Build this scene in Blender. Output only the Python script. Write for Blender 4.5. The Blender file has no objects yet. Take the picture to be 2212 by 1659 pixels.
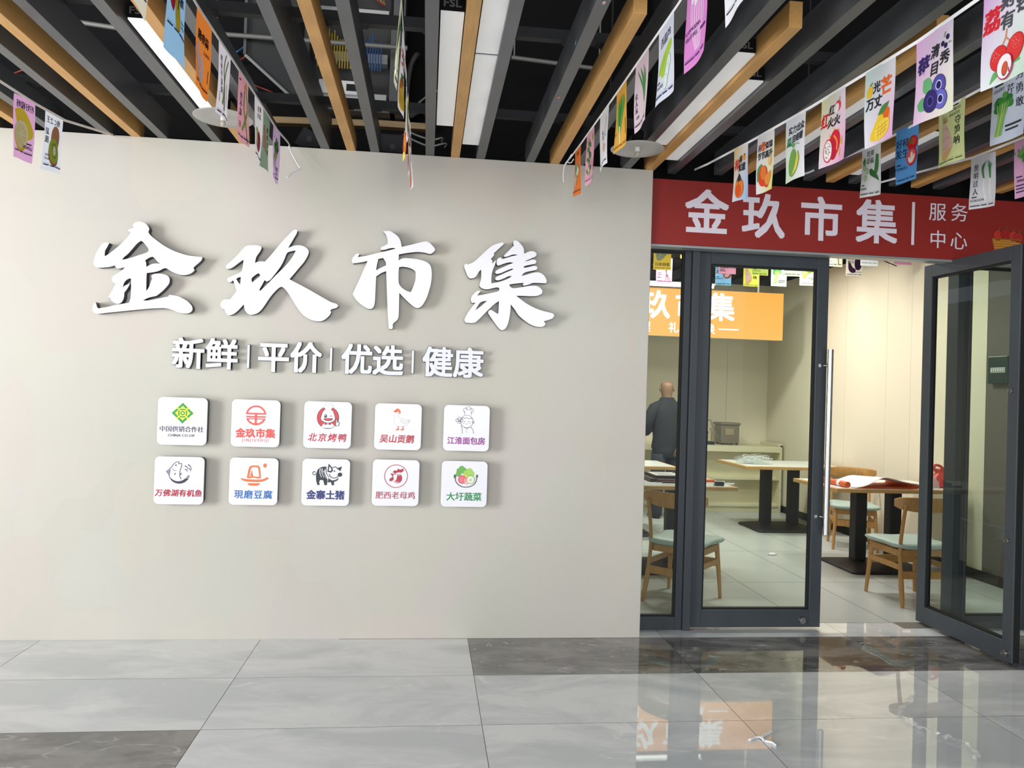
import bpy, bmesh, math, random
from mathutils import Vector, Matrix
from mathutils.geometry import delaunay_2d_cdt
random.seed(7)
PI = math.pi
S = bpy.context.scene
COL = S.collection

# ------------------------------------------------------------------ camera
FPX, YAW, PITCH, ROLL, CD = 1648.83, -0.11116, 0.01078, -0.0313, 4.63732
RM = (Matrix.Rotation(YAW, 3, 'Z') @ Matrix.Rotation(PITCH, 3, 'X') @ Matrix.Rotation(ROLL, 3, 'Y'))
CAM = Vector((0, -CD, 1.5))
cd = bpy.data.cameras.new('camera')
cd.sensor_fit = 'HORIZONTAL'; cd.sensor_width = 36; cd.lens = FPX / 2212 * 36
cd.clip_start = 0.05; cd.clip_end = 200
cam = bpy.data.objects.new('camera', cd); COL.objects.link(cam)
r, f, u = RM.col[0], RM.col[1], RM.col[2]
cam.matrix_world = Matrix(((r.x, u.x, -f.x, 0), (r.y, u.y, -f.y, -CD), (r.z, u.z, -f.z, 1.5), (0, 0, 0, 1)))
S.camera = cam


def at(px, py, X=None, Y=None, Z=None):
    """point of the place seen at that pixel of the photograph, on one plane of the place"""
    d = RM @ Vector(((px - 1106) / FPX, 1, -(py - 829.5) / FPX))
    k = (X - CAM.x) / d.x if X is not None else (Y - CAM.y) / d.y if Y is not None else (Z - CAM.z) / d.z
    return CAM + d * k


# ------------------------------------------------------------------ world, light, exposure
W = bpy.data.worlds.new('daylight'); S.world = W
W.use_nodes = True
bg = W.node_tree.nodes['Background']
bg.inputs[0].default_value = (0.86, 0.93, 1.0, 1)
bg.inputs[1].default_value = 0.72
S.view_settings.view_transform = 'Standard'
S.view_settings.look = 'None'
S.view_settings.gamma = 1
S.view_settings.use_curve_mapping = False
S.view_settings.exposure = 0.0


def area(name, loc, target, sx, sy, power, col=(1, 1, 1), spread=180):
    l = bpy.data.lights.new(name, 'AREA'); l.shape = 'RECTANGLE'; l.size = sx; l.size_y = sy
    l.energy = power; l.color = col; l.spread = math.radians(spread)
    o = bpy.data.objects.new(name, l); COL.objects.link(o); o.location = loc
    o.rotation_euler = (Vector(target) - Vector(loc)).to_track_quat('-Z', 'Z').to_euler()
    return o


area('entrance_daylight', (-9.5, -4.6, 1.0), (0.2, 0, 1.75), 6.0, 2.2, 1230, (0.97, 0.98, 1.0))
area('rear_fill_light', (-0.2, -9.6, 2.3), (0.2, 0, 1.1), 8.0, 3.8, 330, (0.97, 0.98, 1.0))  # added fill from behind the camera, not a known opening
area('room_light', (3.3, 1.7, 3.08), (3.3, 1.7, 0), 1.2, 0.3, 46, (1.0, 0.985, 0.92))
area('room_light', (2.4, 3.6, 3.08), (2.4, 3.6, 0), 1.2, 0.3, 66, (1.0, 0.99, 0.93))
area('room_light', (3.9, 3.3, 3.08), (3.9, 3.3, 0), 0.3, 1.2, 30, (1.0, 0.97, 0.89))

# ------------------------------------------------------------------ materials


def lin(c):
    c /= 255.0
    return c / 12.92 if c <= 0.04045 else ((c + 0.055) / 1.055) ** 2.4


def hx(h):
    return (lin(int(h[0:2], 16)), lin(int(h[2:4], 16)), lin(int(h[4:6], 16)))


MC = {}


def mat(name, h, rough=0.5, metal=0.0, spec=0.5, emit=0.0, noise=None, bump=0.0, alpha=None):
    if name in MC:
        return MC[name]
    m = bpy.data.materials.new(name); m.use_nodes = True
    n, l = m.node_tree.nodes, m.node_tree.links
    b = n['Principled BSDF']
    c = hx(h)
    b.inputs['Base Color'].default_value = (*c, 1)
    b.inputs['Roughness'].default_value = rough
    b.inputs['Metallic'].default_value = metal
    b.inputs['Specular IOR Level'].default_value = spec
    if emit:
        b.inputs['Emission Color'].default_value = (*c, 1); b.inputs['Emission Strength'].default_value = emit
    if noise:
        sc, amt, stretch = noise
        tc = n.new('ShaderNodeTexCoord'); mp = n.new('ShaderNodeMapping'); mp.inputs['Scale'].default_value = stretch
        nz = n.new('ShaderNodeTexNoise'); nz.inputs['Scale'].default_value = sc; nz.inputs['Detail'].default_value = 5
        rp = n.new('ShaderNodeValToRGB')
        rp.color_ramp.elements[0].position = 0.3; rp.color_ramp.elements[1].position = 0.7
        rp.color_ramp.elements[0].color = (*[k * (1 - amt) for k in c], 1)
        rp.color_ramp.elements[1].color = (*[min(1, k * (1 + amt)) for k in c], 1)
        l.new(tc.outputs['Object'], mp.inputs['Vector']); l.new(mp.outputs['Vector'], nz.inputs['Vector'])
        l.new(nz.outputs['Fac'], rp.inputs['Fac']); l.new(rp.outputs['Color'], b.inputs['Base Color'])
        if bump:
            bp = n.new('ShaderNodeBump'); bp.inputs['Strength'].default_value = bump; bp.inputs['Distance'].default_value = 0.01
            l.new(nz.outputs['Fac'], bp.inputs['Height']); l.new(bp.outputs['Normal'], b.inputs['Normal'])
    MC[name] = m
    return m


def printed(name, rough, emit=0.0, spec=0.4, trans=0.0, dark=None):
    m = bpy.data.materials.new(name); m.use_nodes = True
    n, l = m.node_tree.nodes, m.node_tree.links
    b = n['Principled BSDF']; b.inputs['Roughness'].default_value = rough
    b.inputs['Specular IOR Level'].default_value = spec
    a = n.new('ShaderNodeAttribute'); a.attribute_name = 'ink'
    l.new(a.outputs['Color'], b.inputs['Base Color'])
    if emit:
        l.new(a.outputs['Color'], b.inputs['Emission Color']); b.inputs['Emission Strength'].default_value = emit
    if dark is not None:
        l.remove(b.inputs['Base Color'].links[0]); b.inputs['Base Color'].default_value = (dark, dark, dark, 1)
    if trans:
        t = n.new('ShaderNodeBsdfTranslucent'); mx = n.new('ShaderNodeMixShader'); mx.inputs[0].default_value = trans
        l.new(a.outputs['Color'], t.inputs['Color']); l.new(b.outputs[0], mx.inputs[1]); l.new(t.outputs[0], mx.inputs[2])
        l.new(mx.outputs[0], n['Material Output'].inputs['Surface'])
    return m


INK_CLOTH = printed('printed_cloth', 0.8, spec=0.2, trans=0.28)
INK_GLOSS = printed('printed_gloss', 0.3, spec=0.5)
INK_SIGN = printed('printed_sign', 0.45, spec=0.4)
INK_LIT = printed('printed_lightbox', 0.5, emit=1.4, dark=0.03)


def glass_mat(name, tint, refl=1.0):
    m = bpy.data.materials.new(name); m.use_nodes = True
    n, l = m.node_tree.nodes, m.node_tree.links
    n.remove(n['Principled BSDF'])
    t = n.new('ShaderNodeBsdfTransparent'); t.inputs['Color'].default_value = (*tint, 1)
    g = n.new('ShaderNodeBsdfGlossy'); g.inputs['Roughness'].default_value = 0.0
    fr = n.new('ShaderNodeFresnel'); fr.inputs['IOR'].default_value = 1.5
    mu = n.new('ShaderNodeMath'); mu.operation = 'MULTIPLY'; mu.inputs[1].default_value = refl; mu.use_clamp = True
    mx = n.new('ShaderNodeMixShader')
    l.new(fr.outputs[0], mu.inputs[0]); l.new(mu.outputs[0], mx.inputs[0])
    l.new(t.outputs[0], mx.inputs[1]); l.new(g.outputs[0], mx.inputs[2])
    l.new(mx.outputs[0], n['Material Output'].inputs['Surface'])
    return m


GLASS = glass_mat('pane_glass', (0.84, 0.915, 0.86), 1.0)


def marble(name, base, alt, vein, rough, veinamt, k=1.0):
    m = bpy.data.materials.new(name); m.use_nodes = True
    n, l = m.node_tree.nodes, m.node_tree.links
    b = n['Principled BSDF']; b.inputs['Roughness'].default_value = rough
    b.inputs['Specular IOR Level'].default_value = 0.6
    b.inputs['Coat Weight'].default_value = 0.55; b.inputs['Coat Roughness'].default_value = 0.015
    tc = n.new('ShaderNodeTexCoord'); a = n.new('ShaderNodeAttribute'); a.attribute_name = 'tile_shift'
    ad = n.new('ShaderNodeVectorMath'); ad.operation = 'ADD'
    l.new(tc.outputs['Object'], ad.inputs[0]); l.new(a.outputs['Vector'], ad.inputs[1])
    mp = n.new('ShaderNodeMapping'); mp.inputs['Rotation'].default_value = (0, 0, 0.5); mp.inputs['Scale'].default_value = (k, 2.2 * k, 1)
    l.new(ad.outputs[0], mp.inputs['Vector'])
    n1 = n.new('ShaderNodeTexNoise'); n1.inputs['Scale'].default_value = 1.3; n1.inputs['Detail'].default_value = 9; n1.inputs['Distortion'].default_value = 0.6; n1.inputs['Roughness'].default_value = 0.62
    l.new(mp.outputs[0], n1.inputs['Vector'])
    r1 = n.new('ShaderNodeValToRGB'); e = r1.color_ramp.elements
    e[0].position = 0.40; e[0].color = (*hx(alt), 1); e[1].position = 0.58; e[1].color = (*hx(base), 1)
    l.new(n1.outputs['Fac'], r1.inputs['Fac'])
    n2 = n.new('ShaderNodeTexNoise'); n2.inputs['Scale'].default_value = 1.1; n2.inputs['Detail'].default_value = 8; n2.inputs['Distortion'].default_value = 0.7
    l.new(mp.outputs[0], n2.inputs['Vector'])
    r2 = n.new('ShaderNodeValToRGB'); e = r2.color_ramp.elements
    e[0].position = 0.485; e[0].color = (0, 0, 0, 1); e[1].position = 0.515; e[1].color = (0, 0, 0, 1)
    k = r2.color_ramp.elements.new(0.5); k.color = (veinamt, veinamt, veinamt, 1)
    l.new(n2.outputs['Fac'], r2.inputs['Fac'])
    n3 = n.new('ShaderNodeTexNoise'); n3.inputs['Scale'].default_value = 3.1; n3.inputs['Detail'].default_value = 3
    l.new(mp.outputs[0], n3.inputs['Vector'])
    r3 = n.new('ShaderNodeValToRGB'); r3.color_ramp.elements[0].position = 0.5; r3.color_ramp.elements[1].position = 0.62
    l.new(n3.outputs['Fac'], r3.inputs['Fac'])
    ml = n.new('ShaderNodeMath'); ml.operation = 'MULTIPLY'
    l.new(r2.outputs[0], ml.inputs[0]); l.new(r3.outputs[0], ml.inputs[1])
    mx = n.new('ShaderNodeMixRGB'); mx.inputs[2].default_value = (*hx(vein), 1)
    l.new(ml.outputs[0], mx.inputs[0]); l.new(r1.outputs[0], mx.inputs[1]); l.new(mx.outputs[0], b.inputs['Base Color'])
    return m


MARBLE_L = marble('pale_marble_tile', 'F1F3F3', 'D6DBDD', 'FCFDFC', 0.022, 0.75)
MARBLE_D = marble('dark_marble_tile', '908D8A', '5E5C5B', 'CFCDC8', 0.03, 0.75, 1.9)
TILE_IN = mat('room_tile', 'BFC4C0', 0.3, noise=(3, 0.03, (1, 1, 1)))
GROUT = mat('grout', '4A4A48', 0.9)


def wall_paint():
    m = mat('wall_paint', 'CBC5B9', 0.75, spec=0.25)
    n, l = m.node_tree.nodes, m.node_tree.links
    b = n['Principled BSDF']
    tc = n.new('ShaderNodeTexCoord')
    n1 = n.new('ShaderNodeTexNoise'); n1.inputs['Scale'].default_value = 0.7; n1.inputs['Detail'].default_value = 3
    vo = n.new('ShaderNodeTexVoronoi'); vo.distance = 'CHEBYCHEV'; vo.inputs['Scale'].default_value = 2.6
    mp = n.new('ShaderNodeMapping'); mp.inputs['Scale'].default_value = (1.0, 0, 0.7)
    l.new(tc.outputs['Object'], n1.inputs['Vector']); l.new(tc.outputs['Object'], mp.inputs['Vector']); l.new(mp.outputs[0], vo.inputs['Vector'])
    r1 = n.new('ShaderNodeValToRGB'); e = r1.color_ramp.elements
    e[0].position = 0.35; e[0].color = (*hx('C9C4B9'), 1); e[1].position = 0.65; e[1].color = (*hx('D0CABF'), 1)
    l.new(n1.outputs[0], r1.inputs[0])
    mx = n.new('ShaderNodeMixRGB'); mx.blend_type = 'MULTIPLY'; mx.inputs[0].default_value = 0.035
    l.new(r1.outputs[0], mx.inputs[1]); l.new(vo.outputs['Color'], mx.inputs[2]); l.new(mx.outputs[0], b.inputs['Base Color'])
    n2 = n.new('ShaderNodeTexNoise'); n2.inputs['Scale'].default_value = 60
    bp = n.new('ShaderNodeBump'); bp.inputs['Strength'].default_value = 0.05; bp.inputs['Distance'].default_value = 0.004
    l.new(tc.outputs['Object'], n2.inputs['Vector']); l.new(n2.outputs[0], bp.inputs['Height']); l.new(bp.outputs[0], b.inputs['Normal'])
    return m


PAINT = wall_paint()
BLACK = mat('black_paint', '121213', 0.85, spec=0.2)
GREYBAR = mat('grey_batten', '525456', 0.32, spec=0.8, noise=(6, 0.06, (4, 0.4, 4)))
OAK = mat('oak_batten', 'D6A360', 0.42, spec=0.4, noise=(14, 0.08, (6, 0.5, 6)))
DIFF = mat('white_diffuser', 'EDEDEC', 0.45, emit=0.22)
DIFF_LIT = mat('white_diffuser_lit', 'FFFFFF', 0.45, emit=0.75)
FRAME = mat('door_frame_grey', '3A4045', 0.45, spec=0.5, noise=(9, 0.08, (1, 1, 0.3)))
GASKET = mat('gasket_black', '101112', 0.6)
STEEL = mat('stainless_steel', 'B2B2AF', 0.30, metal=1.0)
CREAM = mat('cream_wall_panel', 'E0D8C2', 0.55, spec=0.3)
CHAIRWOOD = mat('chair_wood', 'B98A4C', 0.45, noise=(12, 0.12, (5, 5, 0.8)))
TABLEWOOD = mat('table_edge_wood', 'C99F66', 0.45, noise=(9, 0.12, (1, 6, 6)))
TABLETOP = mat('table_top_white', 'E6E8E3', 0.25)
MINT = mat('mint_leatherette', 'A9BDB3', 0.45, bump=0.05, noise=(40, 0.02, (1, 1, 1)))
IRON = mat('black_iron', '1D1D1F', 0.55, noise=(80, 0.1, (1, 1, 1)), bump=0.1)
COUNTER = mat('counter_laminate', 'D6D0B0', 0.45, noise=(3, 0.05, (1, 6, 6)))
WHITE = mat('white_plastic', 'F2F2F2', 0.4)

# ------------------------------------------------------------------ mesh helpers
WO = {}


class MB:
    def __init__(s):
        s.v = []; s.f = []; s.m = []

    def add(s, vs, fs, mi=0):
        o = len(s.v); s.v += [Vector(v) for v in vs]
        for q in fs:
            s.f.append([o + i for i in q]); s.m.append(mi)
        return s

    def box(s, a, b, mi=0, rot=None):
        x0, x1 = sorted((a[0], b[0])); y0, y1 = sorted((a[1], b[1])); z0, z1 = sorted((a[2], b[2]))
        vs = [Vector((x, y, z)) for z in (z0, z1) for y in (y0, y1) for x in (x0, x1)]
        if rot is not None:
            c = Vector(((x0 + x1) / 2, (y0 + y1) / 2, (z0 + z1) / 2)); vs = [c + rot @ (v - c) for v in vs]
        return s.add(vs, [(0, 2, 3, 1), (4, 5, 7, 6), (0, 1, 5, 4), (2, 6, 7, 3), (0, 4, 6, 2), (1, 3, 7, 5)], mi)

    def cyl(s, p0, p1, r0, r1=None, n=16, mi=0, cap=True, sq=1.0, up=None):
        r1 = r0 if r1 is None else r1
        p0, p1 = Vector(p0), Vector(p1); d = (p1 - p0).normalized()
        a = Vector(up) if up else (Vector((0, 0, 1)) if abs(d.z) < 0.9 else Vector((1, 0, 0)))
        x = d.cross(a).normalized(); y = x.cross(d).normalized()
        vs = []
        for p, rr in ((p0, r0), (p1, r1)):
            for i in range(n):
                t = 2 * PI * i / n; vs.append(p + x * rr * math.cos(t) + y * rr * sq * math.sin(t))
        fs = [(i, (i + 1) % n, n + (i + 1) % n, n + i) for i in range(n)]
        if cap:
            fs += [tuple(range(n - 1, -1, -1)), tuple(range(n, 2 * n))]
        return s.add(vs, fs, mi)

    def tube(s, pts, rad, n=8, mi=0, smooth=0):
        pts = [Vector(p) for p in pts]
        if smooth:
            pts = spline(pts, smooth)
        rings = []; prev = None
        for i, p in enumerate(pts):
            d = (pts[min(i + 1, len(pts) - 1)] - pts[max(i - 1, 0)])
            d = d.normalized() if d.length > 1e-9 else Vector((0, 0, 1))
            a = prev if prev is not None else (Vector((0, 0, 1)) if abs(d.z) < 0.9 else Vector((1, 0, 0)))
            x = a - d * a.dot(d)
            x = x.normalized() if x.length > 1e-6 else d.orthogonal().normalized()
            prev = x; y = d.cross(x)
            rr = rad[min(i, len(rad) - 1)] if isinstance(rad, (list, tuple)) else rad
            rings.append([p + x * rr * math.cos(2 * PI * k / n) + y * rr * math.sin(2 * PI * k / n) for k in range(n)])
        return s.loft(rings, mi)

    def loft(s, rings, mi=0, cap=True):
        n = len(rings[0]); vs = [v for rg in rings for v in rg]; fs = []
        for j in range(len(rings) - 1):
            for i in range(n):
                k = (i + 1) % n
                fs.append((j * n + i, j * n + k, (j + 1) * n + k, (j + 1) * n + i))
        if cap:
            fs += [tuple(range(n - 1, -1, -1)), tuple((len(rings) - 1) * n + i for i in range(n))]
        return s.add(vs, fs, mi)

    def lathe(s, prof, c, n=32, mi=0):
        vs = []; fs = []
        for rr, z in prof:
            for i in range(n):
                t = 2 * PI * i / n; vs.append((c[0] + rr * math.cos(t), c[1] + rr * math.sin(t), c[2] + z))
        for j in range(len(prof) - 1):
            for i in range(n):
                k = (i + 1) % n; fs.append((j * n + i, j * n + k, (j + 1) * n + k, (j + 1) * n + i))
        return s.add(vs, fs, mi)

    def build(s, name, mats, parent=None, smooth=False, bevel=0.0, seg=2, sub=0, origin=None):
        if origin is None and parent is None:
            xs = [v.x for v in s.v]; ys = [v.y for v in s.v]; zs = [v.z for v in s.v]
            origin = Vector(((min(xs) + max(xs)) / 2, (min(ys) + max(ys)) / 2, min(zs)))
        o0 = WO[parent.name] if parent else Vector(origin)
        me = bpy.data.meshes.new(name)
        me.from_pydata([v - o0 for v in s.v], [], s.f)
        if not isinstance(mats, (list, tuple)):
            mats = [mats]
        for m in mats:
            me.materials.append(m)
        for p, mi in zip(me.polygons, s.m):
            p.material_index = mi; p.use_smooth = bool(smooth)
        bm = bmesh.new(); bm.from_mesh(me); bmesh.ops.recalc_face_normals(bm, faces=bm.faces); bm.to_mesh(me); bm.free()
        ob = bpy.data.objects.new(name, me); COL.objects.link(ob)
        if parent:
            ob.parent = parent
        else:
            ob.location = o0
        WO[ob.name] = o0.copy()
        if bevel:
            md = ob.modifiers.new('edge', 'BEVEL'); md.width = bevel; md.segments = seg; md.limit_method = 'ANGLE'; md.angle_limit = math.radians(40)
        if sub:
            md = ob.modifiers.new('round', 'SUBSURF'); md.levels = sub; md.render_levels = sub
        if smooth == 'auto':
            for p in me.polygons:
                p.use_smooth = True
            me.set_sharp_from_angle(angle=math.radians(35))
        return ob


def tag(o, label=None, cat=None, group=None, kind=None):
    if label: o['label'] = label
    if cat: o['category'] = cat
    if group: o['group'] = group
    if kind: o['kind'] = kind
    return o


def thing(name, label, cat, loc=(0, 0, 0), group=None, kind=None):
    o = bpy.data.objects.new(name, None); COL.objects.link(o); o.location = loc
    o.empty_display_size = 0.1; WO[o.name] = Vector(loc)
    return tag(o, label, cat, group, kind)


def dup(root, loc, rotz, label, group=None):
    def cp(o, par):
        c = o.copy(); COL.objects.link(c); WO[c.name] = WO.get(o.name, Vector())
        if par: c.parent = par
        for ch in list(o.children): cp(ch, c)
        return c
    c = cp(root, None); c.location = loc; c.rotation_euler = (0, 0, rotz); c['label'] = label
    if group: c['group'] = group
    return c


def spline(pts, k=6, closed=False, corner=None):
    """catmull-rom through the points; turns sharper than `corner` degrees stay corners"""
    n = len(pts); out = []
    def isc(i):
        if corner is None: return False
        a, b, c = pts[(i - 1) % n], pts[i], pts[(i + 1) % n]
        d0, d1 = b - a, c - b
        return d0.length > 0 and d1.length > 0 and d0.angle(d1) > math.radians(corner)
    cs = [isc(i) for i in range(n)]
    def tan(i):
        if cs[i]: return None
        if not closed and (i == 0 or i == n - 1): return None
        return (pts[(i + 1) % n] - pts[(i - 1) % n]) * 0.5
    for i in range(n if closed else n - 1):
        p0, p1 = pts[i], pts[(i + 1) % n]; ch = p1 - p0
        t0, t1 = tan(i), tan((i + 1) % n)
        L = ch.length
        t0 = ch if t0 is None else (t0.normalized() * L if t0.length > 0 else ch)
        t1 = ch if t1 is None else (t1.normalized() * L if t1.length > 0 else ch)
        for j in range(k):
            t = j / k
            out.append(p0 * (2 * t**3 - 3 * t**2 + 1) + t0 * (t**3 - 2 * t**2 + t) + p1 * (-2 * t**3 + 3 * t**2) + t1 * (t**3 - t**2))
    if not closed: out.append(pts[-1])
    return out


# ------------------------------------------------------------------ lettering and printed shapes
GC = {}


def glyph(s):
    key = s
    if key not in GC:
        c = bpy.data.curves.new('glyph', 'FONT'); c.body = s; c.resolution_u = 2
        o = bpy.data.objects.new('glyph', c); COL.objects.link(o)
        me = bpy.data.meshes.new_from_object(o.evaluated_get(bpy.context.evaluated_depsgraph_get()))
        GC[key] = ([tuple(v.co) for v in me.vertices], [tuple(p.vertices) for p in me.polygons],
                   max((v.co.x for v in me.vertices), default=0), min((v.co.x for v in me.vertices), default=0))
        bpy.data.objects.remove(o); bpy.data.curves.remove(c); bpy.data.meshes.remove(me)
    return GC[key]


def fill(loops):
    """triangles inside the outer loop and outside the hole loops"""
    vs = []; es = []
    for lp in loops:
        o = len(vs); n = len(lp); vs += [Vector((p[0], p[1])) for p in lp]
        es += [(o + i, o + (i + 1) % n) for i in range(n)]
    r_ = delaunay_2d_cdt(vs, es, [], 1, 1e-7)
    pv = [(p.x, p.y) for p in r_[0]]

    def inside(x, y, lp):
        c = False; n = len(lp)
        for a in range(n):
            (x0, y0), (x1, y1) = lp[a][:2], lp[(a + 1) % n][:2]
            if (y0 > y) != (y1 > y) and x < (x1 - x0) * (y - y0) / (y1 - y0) + x0: c = not c
        return c
    tri = []
    for t in r_[2]:
        if len(loops) > 1:
            x = sum(pv[k][0] for k in t) / len(t); y = sum(pv[k][1] for k in t) / len(t)
            if any(inside(x, y, lp) for lp in loops[1:]): continue
        tri.append(tuple(t))
    return pv, tri


class Ink:
    """flat printed shapes in centimetres, x to the right, y down"""

    def __init__(s):
        s.items = []

    def raw(s, vs, fs, col):
        s.items.append((vs, fs, hx(col))); return s

    def P(s, pts, col, sm=0, holes=(), corner=70):
        loops = [[Vector((p[0], p[1], 0)) for p in lp] for lp in (pts, *holes)]
        if sm: loops = [spline(lp, sm, True, corner) for lp in loops]
        vs, tri = fill(loops)
        return s.raw(vs, tri, col)

    def E(s, x, y, rx, ry, col, rot=0, n=24):
        c, d = math.cos(math.radians(rot)), math.sin(math.radians(rot))
        vs = []
        for i in range(n):
            a, b = rx * math.cos(2 * PI * i / n), ry * math.sin(2 * PI * i / n)
            vs.append((x + a * c - b * d, y + a * d + b * c))
        return s.raw(vs, [tuple(range(n))], col)

    def B(s, x, y, w, h, col):
        return s.raw([(x, y), (x + w, y), (x + w, y + h), (x, y + h)], [(0, 1, 2, 3)], col)

    def L(s, pts, w, col, sm=0):
        """a line of width w (or of widths w) along points"""
        ps = [Vector((p[0], p[1], 0)) for p in pts]
        if sm: ps = spline(ps, sm)
        n = len(ps); vs = []
        for i, p in enumerate(ps):
            d = (ps[min(i + 1, n - 1)] - ps[max(i - 1, 0)]).normalized(); q = Vector((-d.y, d.x, 0))
            ww = w if not isinstance(w, (tuple, list)) else w[0] + (w[1] - w[0]) * i / (n - 1)
            vs += [tuple((p + q * ww / 2)[:2]), tuple((p - q * ww / 2)[:2])]
        return s.raw(vs, [(2 * i, 2 * i + 1, 2 * i + 3, 2 * i + 2) for i in range(n - 1)], col)

    def R(s, x, y, rad, w, col, n=40):
        """a ring"""
        vs = []
        for i in range(n):
            t = 2 * PI * i / n
            vs += [(x + (rad - w / 2) * math.cos(t), y + (rad - w / 2) * math.sin(t)), (x + (rad + w / 2) * math.cos(t), y + (rad + w / 2) * math.sin(t))]
        return s.raw(vs, [(2 * i, 2 * i + 1, (2 * i + 3) % (2 * n), (2 * i + 2) % (2 * n)) for i in range(n)], col)

    def T(s, x, y, size, text, col, bold=0.012, vert=False, shear=0.0, wid=1.0, rot=0, gap=0.0):
        """text centred on x, y"""
        latin = all(ord(ch) < 256 for ch in text)
        parts = []
        if latin:
            v, fc, x1, x0 = glyph(text); parts.append((v, fc, -(x0 + x1) / 2, 0.35))
        else:
            n = len(text); st = 1 + gap
            for i, ch in enumerate(text):
                v, fc, _, _ = glyph(ch)
                dx, dy = (-0.5, 0.38 + (i - (n - 1) / 2) * st) if vert else ((i - (n - 1) / 2) * st - 0.5, 0.38)
                parts.append((v, fc, dx, dy))
        c, d = math.cos(math.radians(rot)), math.sin(math.radians(rot))
        for v, fc, dx, dy in parts:
            vs = []
            for p in v:
                a, b = (p[0] + dx) * wid + shear * (p[1] - 0.35), dy - p[1]
                a, b = a * size, b * size
                vs.append((x + a * c - b * d, y + a * d + b * c))
            k = size * bold * 0.8
            if bold > 0.02: sh = ((k, k), (k, -k), (-k, k), (-k, -k))
            elif bold > 0: sh = ((k, 0), (-k, 0))
            else: sh = ((0, 0),)
            for i, j in sh: s.raw([(a + i, b + j) for a, b in vs], fc, col)
        return s

    def foot(s, col='4A4A70', y=25.2, w=18):
        s.B(1, y, w - 2, 0.08, col)
        for a, b in ((1, 6.5), (8.2, 3.6), (13, 3.8)): s.B(a, y + 0.5, b, 0.5, col)
        return s


def cut_strips(poly, axis, w):
    lo = min(p[axis] for p in poly); hi = max(p[axis] for p in poly); out = []
    a = math.floor(lo / w)
    if hi <= (a + 1) * w: return [poly]
    while a * w < hi - 1e-9:
        q = poly
        for lim, sg in ((a * w, 1), ((a + 1) * w, -1)):
            r_ = []
            for i in range(len(q)):
                p0, p1 = q[i], q[(i + 1) % len(q)]
                d0, d1 = sg * (p0[axis] - lim), sg * (p1[axis] - lim)
                if d0 >= 0: r_.append(p0)
                if (d0 > 0 > d1) or (d0 < 0 < d1):
                    t_ = d0 / (d0 - d1); r_.append((p0[0] + (p1[0] - p0[0]) * t_, p0[1] + (p1[1] - p0[1]) * t_))
            q = r_
            if len(q) < 3: break
        if len(q) >= 3: out.append(q)
        a += 1
    return out


def cut_item(pv, pf, cut):
    """printed shapes cut along a grid so that they follow the bent cloth"""
    vs = []; fs = []
    for q in pf:
        for a in cut_strips([pv[k] for k in q], 0, cut[0]):
            for b in cut_strips(a, 1, cut[1]):
                fs.append(tuple(range(len(vs), len(vs) + len(b)))); vs += b
    return vs, fs


def inked(name, ink, mp, material, parent=None, base=None, origin=None, two=False, eps=0.0006, step=0.00008, cut=None):
    """mesh of printed shapes; mp(x, y, height) places a print point; base = (grid w, h, nx, ny, four corner colours)"""
    vs = []; fs = []; cs = []
    if base:
        w, h, nx, ny, (tl, tr, bl, br) = base
        tl, tr, bl, br = hx(tl), hx(tr), hx(bl), hx(br); o = len(vs)
        gc = []
        for j in range(ny + 1):
            for i in range(nx + 1):
                a, b = i / nx, j / ny; vs.append(mp(a * w, b * h, 0))
                gc.append([tl[k] * (1 - a) * (1 - b) + tr[k] * a * (1 - b) + bl[k] * (1 - a) * b + br[k] * a * b for k in range(3)])
        for j in range(ny):
            for i in range(nx):
                q = [j * (nx + 1) + i, j * (nx + 1) + i + 1, (j + 1) * (nx + 1) + i + 1, (j + 1) * (nx + 1) + i]
                fs.append([o + k for k in q]); cs.append([gc[k] for k in q])
    for side in ((1, -1) if two else (1,)):
        for li, (pv, pf, c) in enumerate(ink.items):
            o = len(vs); hgt = side * (eps + step * li)
            if cut: pv, pf = cut_item(pv, pf, cut)
            vs += [mp(x, y, hgt) for x, y in pv]
            for q in pf:
                fs.append([o + k for k in q]); cs.append([c] * len(q))
    if origin is None and parent is None:
        origin = Vector([(min(v[k] for v in vs) + max(v[k] for v in vs)) / 2 for k in range(3)])
    o0 = WO[parent.name] if parent else Vector(origin)
    me = bpy.data.meshes.new(name); me.from_pydata([Vector(v) - o0 for v in vs], [], fs)
    at_ = me.color_attributes.new('ink', 'FLOAT_COLOR', 'CORNER')
    k = 0
    flat = []
    for p, c in zip(me.polygons, cs):
        for q in c: flat += [q[0], q[1], q[2], 1.0]
    at_.data.foreach_set('color', flat)
    me.materials.append(material)
    ob = bpy.data.objects.new(name, me); COL.objects.link(ob)
    if parent: ob.parent = parent
    else: ob.location = o0
    WO[ob.name] = o0.copy()
    return ob


def solid(name, loops, place, depth_vec, m, parent):
    """flat outline loops (first outer, rest holes) in plane coordinates, given thickness along depth_vec"""
    tv, tri = fill(loops)
    d = Vector(depth_vec); front = [place(*p) for p in tv]; N = len(front)
    mb = MB()
    mb.add(front + [p + d for p in front], tri + [tuple(N + k for k in reversed(t)) for t in tri])
    for lp in loops:
        q = [place(*p) for p in lp]; c = len(q)
        mb.add(q + [p + d for p in q], [(i, (i + 1) % c, c + (i + 1) % c, c + i) for i in range(c)])
    return mb.build(name, m, parent)

# ================================================================== SETTING
TW, TA, WALL_H, WALL_X = 1.22, 0.2959, 2.917, 1.365


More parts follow.
